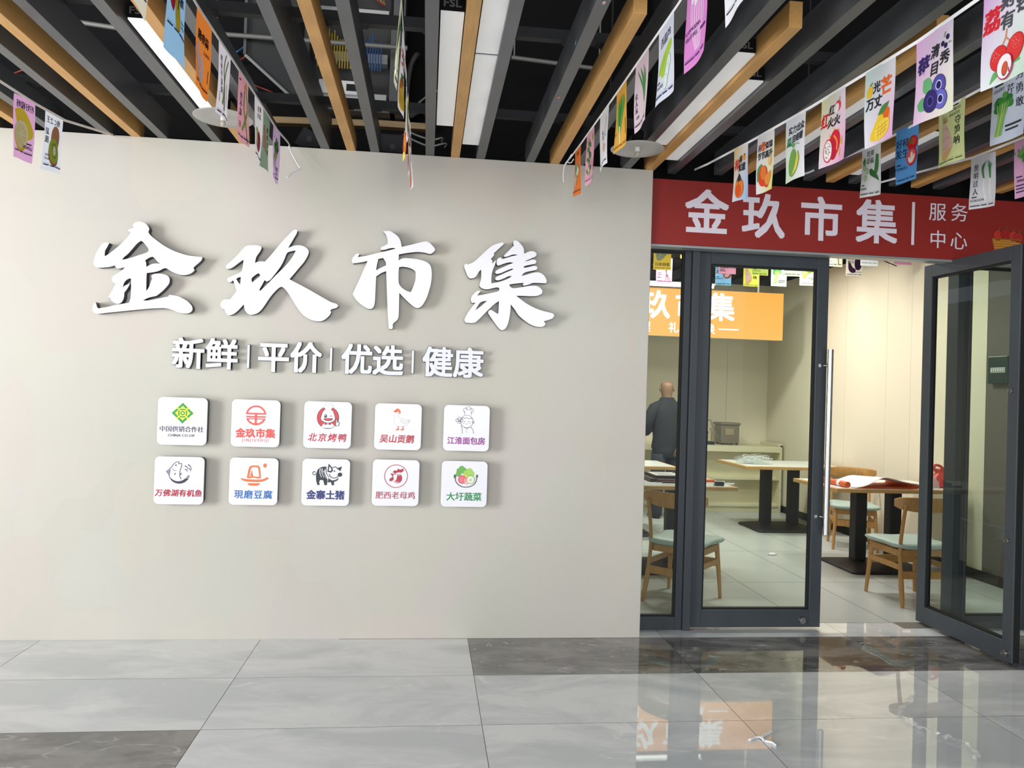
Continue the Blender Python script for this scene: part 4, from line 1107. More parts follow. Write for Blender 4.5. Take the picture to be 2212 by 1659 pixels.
def f_lemon(g):
    g.T(8.5, 3.6, 3.6, '柠好檬呀', NV, 0.02)
    g.P([(16.6, 6.6), (11.5, 5.0), (7.5, 6.5), (3.4, 10.5), (1.2, 14.6), (1.8, 16.6), (4, 18.0), (9, 17.5), (14, 13), (15.6, 9.5)], 'F6E94B', 4)
    g.E(10.9, 17.6, 6.0, 6.9, 'F5E23E'); g.E(10.6, 16.6, 5.7, 6.1, 'FDFBEF'); g.E(10.6, 16.6, 4.6, 5.0, 'F8EFA0')
    for k in range(8):
        a = k * PI / 4; g.L([(10.6, 16.6), (10.6 + 4.6 * math.cos(a), 16.6 + 5 * math.sin(a))], 0.45, 'FDFBEF')
    g.T(5.0, 21.6, 2.2, 'LEMON', NV, 0.014, rot=-2); g.B(2, 19.6, 3.6, 0.6, NV); g.foot(NV, 23.6)


def f_kiwi(g):
    g.T(9.6, 3.4, 3.5, '维C之王', NV, 0.02); g.T(15.6, 9.2, 3.6, '是', NV, 0.02); g.T(15.6, 13.2, 3.6, '我', NV, 0.02)
    g.E(7.2, 11.8, 4.4, 6.8, 'C48E66', -14); g.E(8.6, 18.6, 5.2, 6.6, 'B98254'); g.E(8.6, 17.6, 5.1, 6.2, 'B5CE4A'); g.E(8.6, 17.6, 3.2, 4.0, 'C9DB6A')
    for k in range(22):
        a = 2 * PI * k / 22; g.L([(8.6 + 2.2 * math.cos(a), 17.6 + 2.7 * math.sin(a)), (8.6 + 3.2 * math.cos(a), 17.6 + 3.9 * math.sin(a))], 0.28, '57662A')
    g.E(8.6, 17.6, 1.5, 2.3, 'FBFAE8'); g.T(14.8, 20.6, 1.5, 'KIWI', NV); g.T(14.8, 22.4, 1.5, 'FRUIT', NV); g.foot(NV, 24.6)


def f_green(g):
    leafy(g, 8, 17, 13, 16, 'A9C97A', '7FB25A', 7); g.P([(6, 12), (9, 11), (9.6, 22), (7, 23)], 'DCE7C2', 3); leafy(g, 8, 22, 5, 12, 'E4ECCB', 'CFE0A8', 4)
    g.T(12.5, 15.2, 2.0, 'GREEN', DK, 0.018); g.T(12.0, 17.6, 2.0, 'VEGETABLES', DK, 0.018); g.foot(DK, 21.5)


def f_pepper(g):
    g.P([(8, 1), (12, 0.5), (13, 4), (11, 8), (10, 14), (7, 14), (6.6, 6)], '4F8F5E', 4)
    g.P([(12, 3.4), (15.5, 2.6), (17, 5), (16.6, 10), (14.6, 13), (13, 14.2), (11.6, 11), (11.4, 6)], 'DE3038', 4); g.L([(13, 5.6), (13.6, 3.6)], 0.8, '3B5B30')
    g.P([(6.8, 9), (10, 8.2), (11.2, 10), (11, 16), (9.4, 18.6), (6.4, 18), (6.0, 13)], 'F5D547', 4); g.L([(8.6, 11.6), (8.0, 9.0), (7.0, 8.0)], 0.8, '3B3F22', 3)
    g.T(3.6, 5.5, 3.3, '椒朋', NV, 0.02, True); g.T(6.0, 4.2, 3.0, '个', NV, 0.02); g.T(5.6, 8.0, 3.0, '友', NV, 0.02)
    g.T(3.6, 14.0, 1.4, 'SWEET', NV); g.T(3.6, 15.8, 1.4, 'PEPPER', NV); g.foot(NV, 18.2)


def f_garlic(g):
    g.T(9.4, 8.0, 4.0, '蒜你狠', '2B2024', 0.024)
    g.P([(13.6, 9.0), (14.4, 11.2), (17, 13), (17.2, 16.5), (14.8, 19.6), (11.6, 19.2), (11.2, 15.8), (12.8, 12.5)], 'F4ECE9', 4)
    g.P([(10.8, 14.2), (12.6, 17.6), (12, 22.6), (9.4, 25.0), (6.8, 23.0), (6.6, 18.6), (8.4, 14.8)], 'F7F0EE', 4)
    g.E(15.4, 21.4, 1.5, 2.2, 'F4ECE9', 10); g.E(13.2, 22.8, 1.5, 2.0, 'F4ECE9', -8); g.T(5.2, 12.4, 1.7, 'GARLIC', '5A3020'); g.B(2, 17, 0.35, 5, '5A3020'); g.foot('5A3020', 24.4)


def f_beans(g):
    g.T(13.2, 11.5, 3.1, '四季平旺来', NV, 0.02, True)
    g.L([(6, 1.5), (8.6, 8), (7.0, 16), (9.6, 25)], (0.7, 1.3), '6E9A78', 5); g.L([(3.0, 3), (6.0, 9), (7.6, 14), (11.8, 23)], (0.8, 1.8), '94BC5C', 5)
    g.T(3.4, 17, 1.5, 'GREEN BEANS', '6A6480', rot=90); g.B(15.6, 19, 0.3, 4, NV); g.foot(NV, 26)


def f_silk(g):
    g.B(14, 2.4, 2.6, 0.7, NV); g.T(13.4, 12.5, 3.4, '丝不瓜', NV, 0.02, True); g.T(13.4, 21, 3, '日', NV, 0.02)
    g.P([(4, 1), (6.6, 2.4), (9, 4.6), (6, 5.6), (3.6, 4.0)], 'EFD58A', 2)
    g.L([(4.6, 5), (3.2, 12), (6.4, 17), (10, 23)], (1.1, 1.6), '9AD24E', 5); g.L([(8.4, 6), (9.4, 13), (6.4, 19), (3, 27)], (1.2, 0.8), '8CBF52', 5); g.foot(NV, 25)


def f_beet(g):
    g.T(6, 5.0, 2.9, '根深', DK, 0.018, True, gap=0.2); g.T(9.6, 5.4, 2.6, '菜香', '8A6070', 0.018, True, gap=0.2)
    leafy(g, 10, 18, 8, 6, 'C9DB8A', 'A8C96A', 5); g.E(6.4, 18.5, 3.0, 4.6, 'B83A7A', 10); g.E(11.6, 18.0, 2.4, 3.4, 'E6D9A0'); g.E(9, 22.6, 1.8, 1.8, 'D79A86'); g.E(12, 22, 1.3, 1.8, '8E4A4A'); g.E(14.5, 21, 1.2, 1.5, 'E9C8A8'); g.foot(DK, 25.4)


def f_ginger(g):
    g.P([(11, 6), (14, 6.6), (15.6, 9), (14.8, 12), (16, 15), (14, 18), (12, 17), (10.6, 19.6), (8, 19), (9, 14), (10, 10)], 'E3B49A', 4)
    g.T(5.0, 13, 3.0, '姜是老辣', '20281F', 0.022, True, gap=0.25); g.L([(15.5, 17), (9, 21)], 0.2, DK)


def f_celery_lilac(g):
    bushy(g, 8.5, 9.5, 4.6, ('3E8F46', '5DB04C', '2F7A40'), 18, 5); leafy(g, 9, 22, 5, 12, '9CCB5C', 'C7DD8A', 5)
    g.B(13.5, 4.6, 1.4, 0.5, NV); g.T(5.2, 20.6, 2.4, '菜香', NV, 0.018); g.T(4.2, 23.0, 2.0, '人和', NV, 0.018); g.B(14, 14.5, 1.2, 8, '9A70B0'); g.foot(NV, 24.6)


def f_lettuce(g):
    g.T(9, 4.2, 2.8, '生菜有', '5A2A1A', 0.018); leafy(g, 8, 24, 12, 16, '7DBB72', '4E9F58', 7); bushy(g, 11, 14, 3.6, ('C9E6C8', 'B5DBB4', 'DDF0DA'), 10, 3); leafy(g, 8, 25, 3.6, 10, 'E9F3DA', 'D3E9C0', 3); g.foot('7A3A1E', 25)


def f_herb(g):
    for k in range(9): bushy(g, 8 + 2.4 * math.sin(k * 2.1), 6 + k * 1.9, 1.9, ('3F8F4A', '57A653', '2E7440'), 7, k)
    g.L([(8, 6), (9, 14), (8.2, 23)], 0.7, '7DB560', 4); leafy(g, 8, 25, 2.6, 6, 'D3E1A0', 'BCD488', 3); g.E(15, 5.4, 1.1, 2.0, 'D2D98A'); g.B(13.6, 16, 1.3, 6, 'A86080'); g.B(3, 5, 2.2, 0.5, NV); g.foot('B07090', 25)


def f_mushroom(g):
    g.L([(13.2, 4.2), (9.6, 11), (5.4, 18.4)], (1.4, 1.7), 'E3BDAE', 3); g.P([(6, 16), (9.6, 16.4), (14.4, 17.6), (14.2, 20.2), (11.6, 21.2), (7.4, 19)], 'E9C0A2', 3)
    g.T(5.6, 11.4, 2.4, '菇来', NV, 0.014, True); g.T(12.4, 13, 1.8, '福', NV, 0.01); g.foot(NV, 25)


def f_greens_yellow(g):
    for k, (a, c) in enumerate(((-6.5, 'C7D957'), (-4.0, '8CC04E'), (4.2, '8CC04E'), (-1.6, '5AA24A'), (2.0, '3F8F48'), (5.6, '6DB04C'))):
        g.P([(9, 23), (9 + a * 0.5 - 1.4, 15), (9 + a - 1.2, 8), (9 + a, 3.4 + 0.3 * abs(a)), (9 + a + 1.2, 9), (9 + a * 0.4 + 1.2, 16)], c, 4)
    g.P([(8.4, 18), (9.8, 18), (9.6, 25.4), (8.8, 26)], 'EDF4D6', 2); g.B(15.8, 16, 0.7, 7, '8A5A1E'); g.B(2, 20, 2.4, 0.6, '8A5A1E'); g.foot('8A5A1E', 25.6)


def f_leek(g):
    for k in range(9): g.L([(12.6, 20), (10 + k * 0.5, 12), (4.4 + 1.25 * k, 4 + (k % 3) * 1.2)], (0.9, 0.3), ('4E9F58', '3C8A4A', '79B865')[k % 3], 4)
    g.P([(12, 19), (14, 19), (14.4, 26), (12.8, 26.4)], 'E8EFD8', 2); g.T(3.2, 16.8, 2.8, '众人从', NV, 0.014, True); g.T(4.4, 22.6, 1.7, 'LEEK', NV); g.foot(NV, 25)


def f_wasabi(g):
    g.T(9.2, 6.0, 4.2, '西葫芦', NV, 0.014)
    g.P([(16, 8.4), (14, 8.8), (8, 12), (3, 15), (2.6, 17.6), (5.4, 18), (7.6, 19.8), (9.6, 19), (12, 14.5), (16, 11)], 'B7D84F', 4)
    for k in range(3): g.L([(4 + k * 2, 16 + k * 0.6), (11, 11.6 + k * 0.6)], 0.16, '8DB53E')
    for x, y in ((13.5, 16), (12, 19), (10.6, 22)): g.E(x, y, 1.7, 2.8, 'A9C4B0', 22); g.E(x, y, 1.5, 2.6, 'E9F1EA', 22)
    g.T(5.0, 22.4, 1.8, 'WASABI', NV, 0.01); g.B(2, 20.4, 3.4, 0.5, NV); g.foot(NV, 25)


def f_enoki(g):
    for k in range(8):
        x = 5.2 + 1.35 * k; t_ = 2.4 + 1.5 * ((k * 3) % 5)
        g.L([(8 + 0.55 * k, 23.5), (x + 0.4, 14), (x, t_)], (0.35, 0.6), 'F6E4F4', 4); g.E(x, t_, 1.0, 1.2, 'FAF0FA')
    g.T(6.8, 16.0, 1.9, 'FLAMMULINA', '4E2A66', 0.01); g.T(5.6, 18.2, 1.9, 'VELUTIPES', '4E2A66', 0.01); g.B(12.4, 18.0, 4.4, 0.9, '6A3A7E'); g.foot('6A3A7E', 24.6)


def f_plain(g):
    g.T(6, 12, 3.2, '玉米', DK, 0.02); g.E(12, 9, 2.4, 5, 'E8D060', 15); g.foot(DK, 24)


def f_shishi(g):
    g.T(4.4, 9.0, 6.2, '柿', 'E0432E', 0.04, shear=0.12); g.T(9.6, 7.0, 4.4, '柿', DK, 0.03, shear=0.12); g.E(14.2, 6.6, 1.7, 1.9, 'EFA03C'); g.E(14.2, 5.2, 0.9, 0.5, '5D7A3A')
    g.T(11.4, 11.2, 4.4, '如意', DK, 0.03, shear=0.12)
    g.E(8.6, 21.6, 5.0, 5.2, 'C9581E'); g.E(8.6, 21.6, 4.7, 4.9, 'F08A34'); g.E(8.2, 22.8, 3.2, 3.2, 'E5602C'); g.P([(6.4, 16.6), (8.6, 14.0), (10.8, 16.4), (11.2, 18.4), (8.8, 18.0), (8.4, 19.4), (7.6, 17.8), (5.4, 18.2)], '3E3A38', 3)


def f_cheng(g):
    g.T(3.2, 6.0, 3.6, '前', DK, 0.026, shear=0.12); g.T(7.0, 5.8, 4.4, '橙', 'E8622A', 0.034, shear=0.12); g.T(12.8, 6.0, 3.6, '似锦', DK, 0.026, shear=0.12); g.T(9, 10.2, 3.8, '节节高升', DK, 0.026, shear=0.12)
    g.P([(1.6, 22), (2, 16), (5.4, 14), (6.6, 15.4), (4.8, 19), (2.6, 22.4)], '5F9E56', 3); g.P([(5.8, 15.4), (9.6, 15.8), (11.2, 19), (10.2, 23.6), (6.4, 25), (3.2, 23), (3.4, 18.4)], 'E4502E', 4); g.E(7.4, 18.6, 2.6, 3.4, 'F0843E')
    g.P([(9, 20.6), (15, 18.6), (15.8, 21), (13.8, 24.4), (10.4, 25), (8.6, 23)], 'F2A04A', 4); g.P([(8.4, 22.6), (10.6, 25.2), (14, 24.6), (12, 26), (9, 25.6)], 'D93A2E', 3); g.E(14, 14.0, 1.7, 2.2, 'F3BE7E'); g.E(14, 14.0, 1.2, 1.7, 'F7D29C')


def f_melon(g):
    g.T(10, 5.4, 3.7, '实力出众', DK, 0.026, shear=0.12); g.T(3.4, 10.2, 4.4, '瓜', '2C8A5A', 0.034, shear=0.12); g.T(11.2, 9.6, 3.6, '目相看', DK, 0.026, shear=0.12)
    g.P([(7, 14), (9.6, 15.2), (11.4, 19.6), (10.6, 24.2), (7.4, 26.2), (4.4, 24.6), (3.4, 20), (5, 15.6)], '7DB05A', 4); g.P([(12.4, 16), (13.6, 19), (12.4, 23), (9.4, 25.6), (7.4, 26), (10.4, 22), (11.4, 18.6)], 'F3D958', 4); g.L([(12.6, 16), (13.8, 20), (11.4, 24.4), (7.4, 26.3)], 0.5, '6FA04C', 5)
    g.L([(7.4, 14), (9.6, 12.2), (13.6, 13.2)], 0.3, '6B8F5A', 4); g.P([(6.6, 13.4), (5.8, 11.8), (7.6, 11.2), (8.4, 12.8)], '6DAE52', 3)


def f_dragon(g):
    g.T(3.4, 9.4, 6.2, '红', 'DE2F3E', 0.04, shear=0.12); g.T(8.8, 6.4, 4.2, '红', DK, 0.03, shear=0.12); g.T(10.4, 11.2, 4.4, '火火', DK, 0.03, shear=0.12)
    g.E(13.2, 6.0, 1.9, 2.2, 'E04A58', 15); g.E(12.6, 6.6, 1.4, 1.8, 'FAF6F2', 15); g.L([(14, 4.4), (14.6, 2.8)], 0.5, '8FB84A')
    for x, y, a in ((11, 15.5, -15), (13.4, 16.4, 10), (8.6, 17.6, -30), (15, 20, 25), (6.0, 21, -40), (13.6, 24, 30)): g.L([(x, y + 1.6), (x + 2 * math.sin(math.radians(a)), y - 1.8)], (1.3, 0.1), 'E3C24A')
    g.E(11, 20, 3.4, 5.2, 'D92A40', 14); g.E(9.4, 22.2, 2.6, 4.2, 'C7253C', -6); g.L([(10.6, 17), (12.6, 19.6), (12.2, 23)], 0.8, 'EFA040', 3)
    g.E(6.6, 22.2, 3.0, 4.6, 'CF2A40', 8); g.E(6.6, 22.2, 2.5, 4.1, 'F8F5F2', 8)
    rnd = random.Random(4)
    for k in range(34):
        a, d = rnd.uniform(0, 2 * PI), math.sqrt(rnd.random()); g.E(6.6 + 2.1 * d * math.cos(a), 22.2 + 3.6 * d * math.sin(a), 0.17, 0.2, '4A4448', 0, 6)


def f_mango(g):
    g.T(12.8, 8.4, 6.6, '芒', 'EE7430', 0.05); g.T(7.4, 7.4, 4.2, '光', DK, 0.034, shear=0.12); g.T(5.8, 12.6, 4.6, '万丈', DK, 0.034, shear=0.12)
    g.E(3.4, 8.2, 1.7, 2.3, 'F1C93E', 25); g.L([(3.6, 6.0), (5.0, 5.2)], 0.6, '6D9E4A')
    g.P([(13.4, 16.2), (15.4, 17.6), (15.6, 20.6), (13.8, 24), (8, 26.4), (3.6, 26.2), (3.4, 24.4), (7, 19.6), (10, 16.6)], 'F2CE38', 4); g.P([(13.4, 16.2), (15.4, 17.6), (15.2, 20.6), (12.4, 20.2), (10.6, 17.6)], 'E8702E', 4)
    g.P([(6.6, 22.4), (10, 20.4), (14.8, 20.4), (16, 22.4), (14.6, 25.6), (8, 27), (6.2, 25.6)], 'F8DC55', 4)
    for k in range(3): g.L([(8 + 2.4 * k, 26.4 - 0.5 * k), (8.6 + 2.3 * k, 21.2)], 0.25, 'D9A028', 0); g.L([(7 + 0.6 * k, 22.6 + 1.3 * k), (15 - 0.2 * k, 21.6 + 1.3 * k)], 0.25, 'D9A028')
    g.P([(8, 17.8), (10.6, 15.2), (15, 14.6), (13.4, 16.6), (10.4, 18.0)], '4F8F4A', 3)


def f_blueberry(g):
    g.T(4.2, 9.6, 6.4, '莓', '3A2C6E', 0.045, shear=0.1); g.T(10.0, 7.0, 4.4, '清', DK, 0.03, shear=0.12); g.T(10.0, 12.4, 4.4, '目', DK, 0.034, shear=0.12); g.T(14.6, 10.4, 4.4, '秀', DK, 0.03, shear=0.12)
    for x, y in ((13.6, 6.0), (15.8, 4.6), (15, 7.0)): g.E(x, y, 0.75, 0.85, '2E2A55')
    g.L([(14.2, 4.2), (14.8, 2.6)], 0.5, '8FAE8A'); g.E(16.8, 6.6, 0.6, 0.35, '8FAE8A')
    g.P([(8.6, 20.4), (5, 18.4), (4.8, 14.6), (7.6, 14.6), (9.2, 17.2)], '6FB77A', 4); g.P([(7.4, 24.6), (3.4, 24.2), (2.0, 21.8), (4.6, 20.2), (7.6, 21.4)], '68B072', 4)
    for x, y, r_, c in ((12.2, 18.4, 2.9, '5A55A8'), (12.8, 22.9, 2.7, '6F6CC4'), (8.6, 22.4, 3.1, '3A3170')):
        g.E(x, y, r_, r_ * 1.16, '2A2458'); g.E(x, y, r_ * 0.94, r_ * 1.1, c); g.E(x, y, r_ * 0.46, r_ * 0.56, 'C9CCF0' if c != '3A3170' else '5A50A0'); g.E(x, y, r_ * 0.34, r_ * 0.42, '2A2458')


def f_lychee(g):
    g.T(4.0, 9.0, 7.0, '荔', 'DB2F3A', 0.045, shear=0.1); g.T(9.6, 5.6, 5.0, '刻', '55555C', 0.034, shear=0.12); g.T(9.6, 11.2, 5.0, '有', '55555C', 0.034, shear=0.12); g.T(15.0, 8.6, 5.0, '钱', '55555C', 0.034, shear=0.12); g.E(15, 2.4, 1.5, 1.6, 'DB4048'); g.L([(13.6, 3.8), (14.4, 2.8)], 0.5, '6D9E6A')
    g.L([(9.4, 13.6), (9.0, 15.8), (7.6, 18.0)], 0.4, 'CF8E6A', 3); g.L([(9.0, 15.8), (10.4, 17.4)], 0.4, 'CF8E6A')
    g.P([(3.2, 27.2), (4.4, 24.6), (6.6, 23.2), (7.0, 25.0)], '6FAF6C', 2); g.P([(11, 22.6), (13.2, 22.2), (14, 23.8), (11.6, 24)], '6FAF6C', 2)
    g.E(6.6, 20.8, 2.9, 3.5, 'B3202A', 18); g.E(6.6, 20.8, 2.7, 3.3, 'E23A3A', 18); g.E(12.2, 19.8, 3.0, 3.9, 'B3202A', 22); g.E(12.2, 19.8, 2.8, 3.7, 'E5423F', 22)
    rnd = random.Random(9)
    for k in range(24):
        a, d = rnd.uniform(0, 2 * PI), math.sqrt(rnd.random()); g.E(6.0 + 1.6 * d * math.cos(a), 19.9 + 1.9 * d * math.sin(a), 0.13, 0.13, 'F3A09A', 0, 5); g.E(12.8 + 1.5 * d * math.cos(a), 18.6 + 1.9 * d * math.sin(a), 0.13, 0.13, 'F3A09A', 0, 5)
    g.E(9.0, 24.0, 2.7, 3.6, 'B8305A', 12); g.E(8.9, 23.9, 2.45, 3.3, 'FBF7F7', 12); g.E(9.0, 24.6, 1.1, 2.0, '6A5058', 10); g.E(9.0, 24.4, 0.9, 1.8, 'E0603C', 10)


def f_okra(g):
    g.T(8.8, 4.4, 3.6, '吃葵', DK, 0.018, shear=0.06); g.T(8.8, 8.4, 3.6, '是福', DK, 0.018, shear=0.06)
    g.P([(14, 5.4), (16.4, 6), (16.2, 13), (14.6, 16.6), (12.4, 15.8), (13.4, 10)], '4F8A4E', 3); g.P([(8.6, 13.4), (10.4, 13), (15, 17), (16.6, 20.4), (13.4, 18.6), (9, 16)], '3E7A46', 3)
    for x, y in ((3.2, 11.6), (6, 13.8), (4.6, 17.6)): g.P([(x - 1.6, y), (x - 0.4, y - 1.8), (x + 1.4, y - 1.2), (x + 1.7, y + 0.9), (x, y + 1.9)], 'A9CF8E', 3); g.E(x, y, 0.9, 0.9, 'D6E9BE')
    g.P([(1.2, 8), (3.4, 6), (4.6, 8.6), (2.6, 11)], '5F9A54', 3)
    g.T(3.6, 23.4, 2.0, 'OKRA', DK, 0.004); g.B(1.4, 21.2, 3, 0.6, DK); g.foot(DK, 25.6)


def f_tomato(g):
    g.T(5.6, 7.8, 5.0, '好柿', '26354E', 0.018, shear=0.06); g.T(5.2, 13.0, 5.0, '发生', '26354E', 0.018, shear=0.06)
    g.E(13.4, 9.2, 4.2, 3.8, 'C8262B', -20); g.E(14.2, 8.2, 2.2, 1.8, 'DC4440', -20); g.P([(11, 8), (11.4, 5.6), (12.4, 7.2), (14, 6.2), (12.8, 8.2), (13.6, 9.6), (11.8, 8.8), (10.6, 10)], '4C7A35')
    g.E(13.0, 16.0, 4.6, 4.4, 'C8303A', -12); g.E(12.6, 15.8, 3.9, 3.7, 'E8605F', -12); g.P([(12, 13.4), (13.4, 13.2), (13.8, 16), (14.8, 14.4), (15.6, 15.8), (14, 18.4), (11, 18.6), (9.8, 16.6), (10.6, 15.4), (11.6, 16.6)], 'FAF0E8', 3)
    g.T(4.4, 20.6, 2.2, 'TOMATO', '26354E', 0.004); g.B(1.2, 18.4, 3, 0.6, '26354E'); g.foot('26354E', 25.6)


def f_bamboo(g):
    g.T(11, 3.2, 1.9, 'BAMBOO', '2E3328', 0.014); g.T(10.8, 5.4, 1.9, 'SHOOTS', '2E3328', 0.014); g.B(8.6, 1.2, 5, 0.6, '2E3328')
    g.T(13.4, 13.4, 4.6, '夺笋呐', '2E3328', 0.014, True, gap=0.02)
    g.P([(3.4, 5), (4.4, 8), (7.6, 13), (10.4, 19), (9.4, 22.4), (6, 25.6), (3, 25), (2.4, 18), (2.6, 10)], 'E6C2B6', 4); g.P([(9.8, 20), (9.4, 22.4), (6, 25.6), (3, 25), (3.0, 23.6), (6.4, 21)], 'E2B57A', 3)
    for a in (((3, 11), (6.6, 12)), ((2.6, 16), (8.6, 16)), ((3, 20.4), (9.6, 18.4))): g.L([a[0], ((a[0][0] + a[1][0]) / 2, a[0][1] - 0.8), a[1]], 0.2, 'A98E86', 4)
    for k in range(4): g.L([(3.4 + 0.7 * k, 8), (2.8 + 1.0 * k, 3.6 + 0.5 * k)], (0.7, 0.1), 'B59C6A')
    g.foot('6A7040', 25.8)


def f_celery(g):
    g.T(10.6, 6.8, 4.2, '芹', DK, 0.016); g.T(15.2, 8.0, 4.4, '劳勇敢', DK, 0.016, True, gap=0.28); g.T(4.2, 5.4, 1.9, 'CELERY', DK, 0.01); g.B(1.6, 2.8, 5, 0.8, DK)
    bushy(g, 6.6, 11.4, 5.0, ('4E9A48', '66AE52', '3C8442'), 26, 11)
    for k in range(5): g.L([(3.0 + 0.55 * k, 25), (4.6 + 0.7 * k, 18), (4 + 1.5 * k, 12)], (1.1, 0.6), ('A9D070', '8FC05C', 'BCDC8A')[k % 3], 4)
    g.B(8, 21.4, 8.4, 0.8, DK); g.B(8, 23.2, 6.6, 0.7, DK)


def f_scallion(g):
    g.T(4.4, 12.6, 3.9, '葱明过人', DK, 0.016, True, gap=0.08)
    for x, d in ((10.4, -1), (14.4, 1)):
        for k in range(4): g.L([(x, 13), (x + 0.3 * d * k - 0.6, 8), (x + d * (k * 0.9 - 1.4), 3.6 + k * 0.6)], (0.9, 0.3), ('3F8A50', '5BA060')[k % 2], 4)
    g.L([(10.2, 12.6), (10.0, 18), (11, 24)], (1.3, 1.0), 'F7F6F0', 4); g.L([(14.2, 13), (14.0, 19), (14.6, 24.4)], (1.4, 1.0), 'F7F6F0', 4)
    g.T(5.6, 23.6, 1.9, 'SCALLION', DK, 0.006); g.B(2, 21.6, 3.6, 0.6, DK); g.foot(DK, 25.8)


def f_spinach(g):
    leafy(g, 6.5, 14, 12, 12, '79B56A', '5A9C54', 6); bushy(g, 6, 7, 3.6, ('6DB05A', '4F9450', '8AC06A'), 9, 8); g.L([(6.4, 12), (6.2, 20)], 0.9, 'C9B0A0', 0)
    g.T(14.2, 12.4, 3.6, '蔬菜', NV, 0.014); g.T(14.2, 16.4, 3.6, '之王', NV, 0.014); g.T(14.2, 20.4, 3.6, '是我', NV, 0.014); g.T(5.6, 19.6, 1.9, 'SPINACH', NV, 0.012); g.B(1.4, 17.4, 3.6, 0.6, NV)
    g.B(1.2, 21.6, 9, 0.6, NV); g.B(1.2, 23.2, 5, 0.6, NV); g.B(1.2, 24.8, 6, 0.6, NV)


def ink_of(fn):
    g = Ink(); fn(g); return g


WHT = 'F1F0F6'
G1, G2, G3, G4, G5, G6, G7 = ('flags on the far left string', 'flags on the left string', 'flags on the centre string', 'flags on the string right of centre', 'flags on the right string', 'flags on the second right string', 'flags on the lowest right string')
# far-left string
ribbon([(-1.842, -4.0, 2.80), (-1.842, -1.4, 2.742), (-1.842, -0.90, 2.765), (-1.842, -0.60, 2.79), (-1.85, 0.0, 2.915)], 'white ribbon holding the far left flags with the lemon and kiwi')
flag_on_y(-1.841, -1.35, 2.731, 2.745, 'DCEBF2', ink_of(f_avocado), 'pale blue flag with an avocado, cut by the left photo edge', G1, ph=0.2)
flag_on_y(-1.841, -0.893, 2.765, 2.746, 'E0ACD8', ink_of(f_lemon), 'pink flag with a lemon, seen from its back at far left', G1, ph=0.1)
flag_on_y(-1.841, -0.620, 2.788, 2.767, 'E9EFF8', ink_of(f_kiwi), 'white flag with a cut kiwi, seen from its back at far left', G1, ph=0.5, shift=-0.01)
# left string
ribbon([(-0.848, -4.0, 2.86), (-0.848, -2.6, 2.826), (-0.848, -1.8, 2.83), (-0.848, -1.0, 2.862), (-0.848, -0.4, 2.878), (-0.852, -0.06, 2.92), (-0.852, 0.0, 2.917)], 'white ribbon holding the left flags with the pepper and garlic')
flag_on_y(-0.848, -2.62, 2.834, 2.836, WHT, ink_of(f_plain), 'white flag, only its lowest corner in view, top left', G2)
flag_on_y(-0.848, -2.27, 2.831, 2.832, 'EBE4CF', ink_of(f_green), 'cream flag with a pale green stalk vegetable, top left', G2, ph=0.3, shift=-0.03)
flag_on_y(-0.848, -1.965, 2.829, 2.828, '9CC9EC', ink_of(f_pepper), 'light blue flag with red, green and yellow peppers', G2, ph=0.6)
flag_on_y(-0.848, -1.664, 2.830, 2.828, 'F08A3A', ink_of(f_garlic), 'orange flag with white garlic bulbs', G2, ph=0.1, shift=-0.012)
flag_on_y(-0.848, -1.386, 2.845, 2.835, 'EDE6F0', ink_of(f_beans), 'pale lilac flag with long green beans, in front of the disc lamp', G2, ph=0.4)
flag_on_y(-0.848, -1.070, 2.861, 2.849, 'E5A4B4', ink_of(f_silk), 'rose pink flag with a thin flowering gourd, beside the disc lamp', G2, ph=0.8, shift=0.03)
flag_on_y(-0.848, -0.762, 2.870, 2.859, 'F3F0F3', ink_of(f_beet), 'white flag with a purple beet', G2, ph=0.2, shift=0.02)
flag_on_y(-0.850, -0.579, 2.874, 2.861, '869C86', ink_of(f_ginger), 'grey green flag with ginger, its lower half empty', G2, ph=0.5)
flag_on_y(-0.848, -0.321, 2.882, 2.870, 'DDBBE6', ink_of(f_celery_lilac), 'lilac flag with parsley leaves, last before the wall on the left string', G2, ph=0.1)
tag(MB().tube([(-0.852, -0.03, 2.91), (-0.83, -0.05, 2.86), (-0.79, -0.06, 2.79), (-0.775, -0.07, 2.77), (-0.81, -0.09, 2.74), (-0.84, -0.12, 2.70)], 0.004, 6, 0, 3).build('ribbon_end', mat('ribbon_white', 'F4F4F4', 0.7)), 'loose end of white ribbon hanging over the wall top', 'ribbon')
# centre string, seen edge on
ribbon([(-0.125, -4.0, 2.86), (-0.13, -2.0, 2.84), (-0.135, -1.0, 2.86), (-0.14, 0.0, 2.917)], 'white ribbon of the flags seen edge on at the centre')
for k, (y, c, fn, sw, tl, lab) in enumerate((
    (-0.30, 'F0E6EE', f_shishi, 0.014, 0.10, 'pale pink flag seen edge on, nearest the wall at the centre'), (-0.62, 'F2F0F2', f_dragon, 0.004, -0.08, 'white flag seen edge on, second from the wall at the centre'),
    (-0.93, 'F0DA58', f_cheng, -0.010, 0.12, 'yellow flag seen edge on at the centre'), (-1.24, 'EFEAF2', f_melon, 0.010, 0.05, 'white flag seen edge on, just in front of the yellow one'),
    (-1.55, 'EEE9F0', f_mango, -0.004, -0.10, 'white flag seen edge on, its tip before the corrugated hose'), (-1.86, 'EFEFC6', f_leek, -0.012, 0.09, 'cream flag seen edge on at the top centre'))):
    flag_on_y(-0.131, y, 2.885 - 0.006 * k, 2.878 - 0.006 * k, c, ink_of(fn), lab, G3, tilt=tl * 0.5, swing=sw, ph=0.17 * k, wave=0.005)
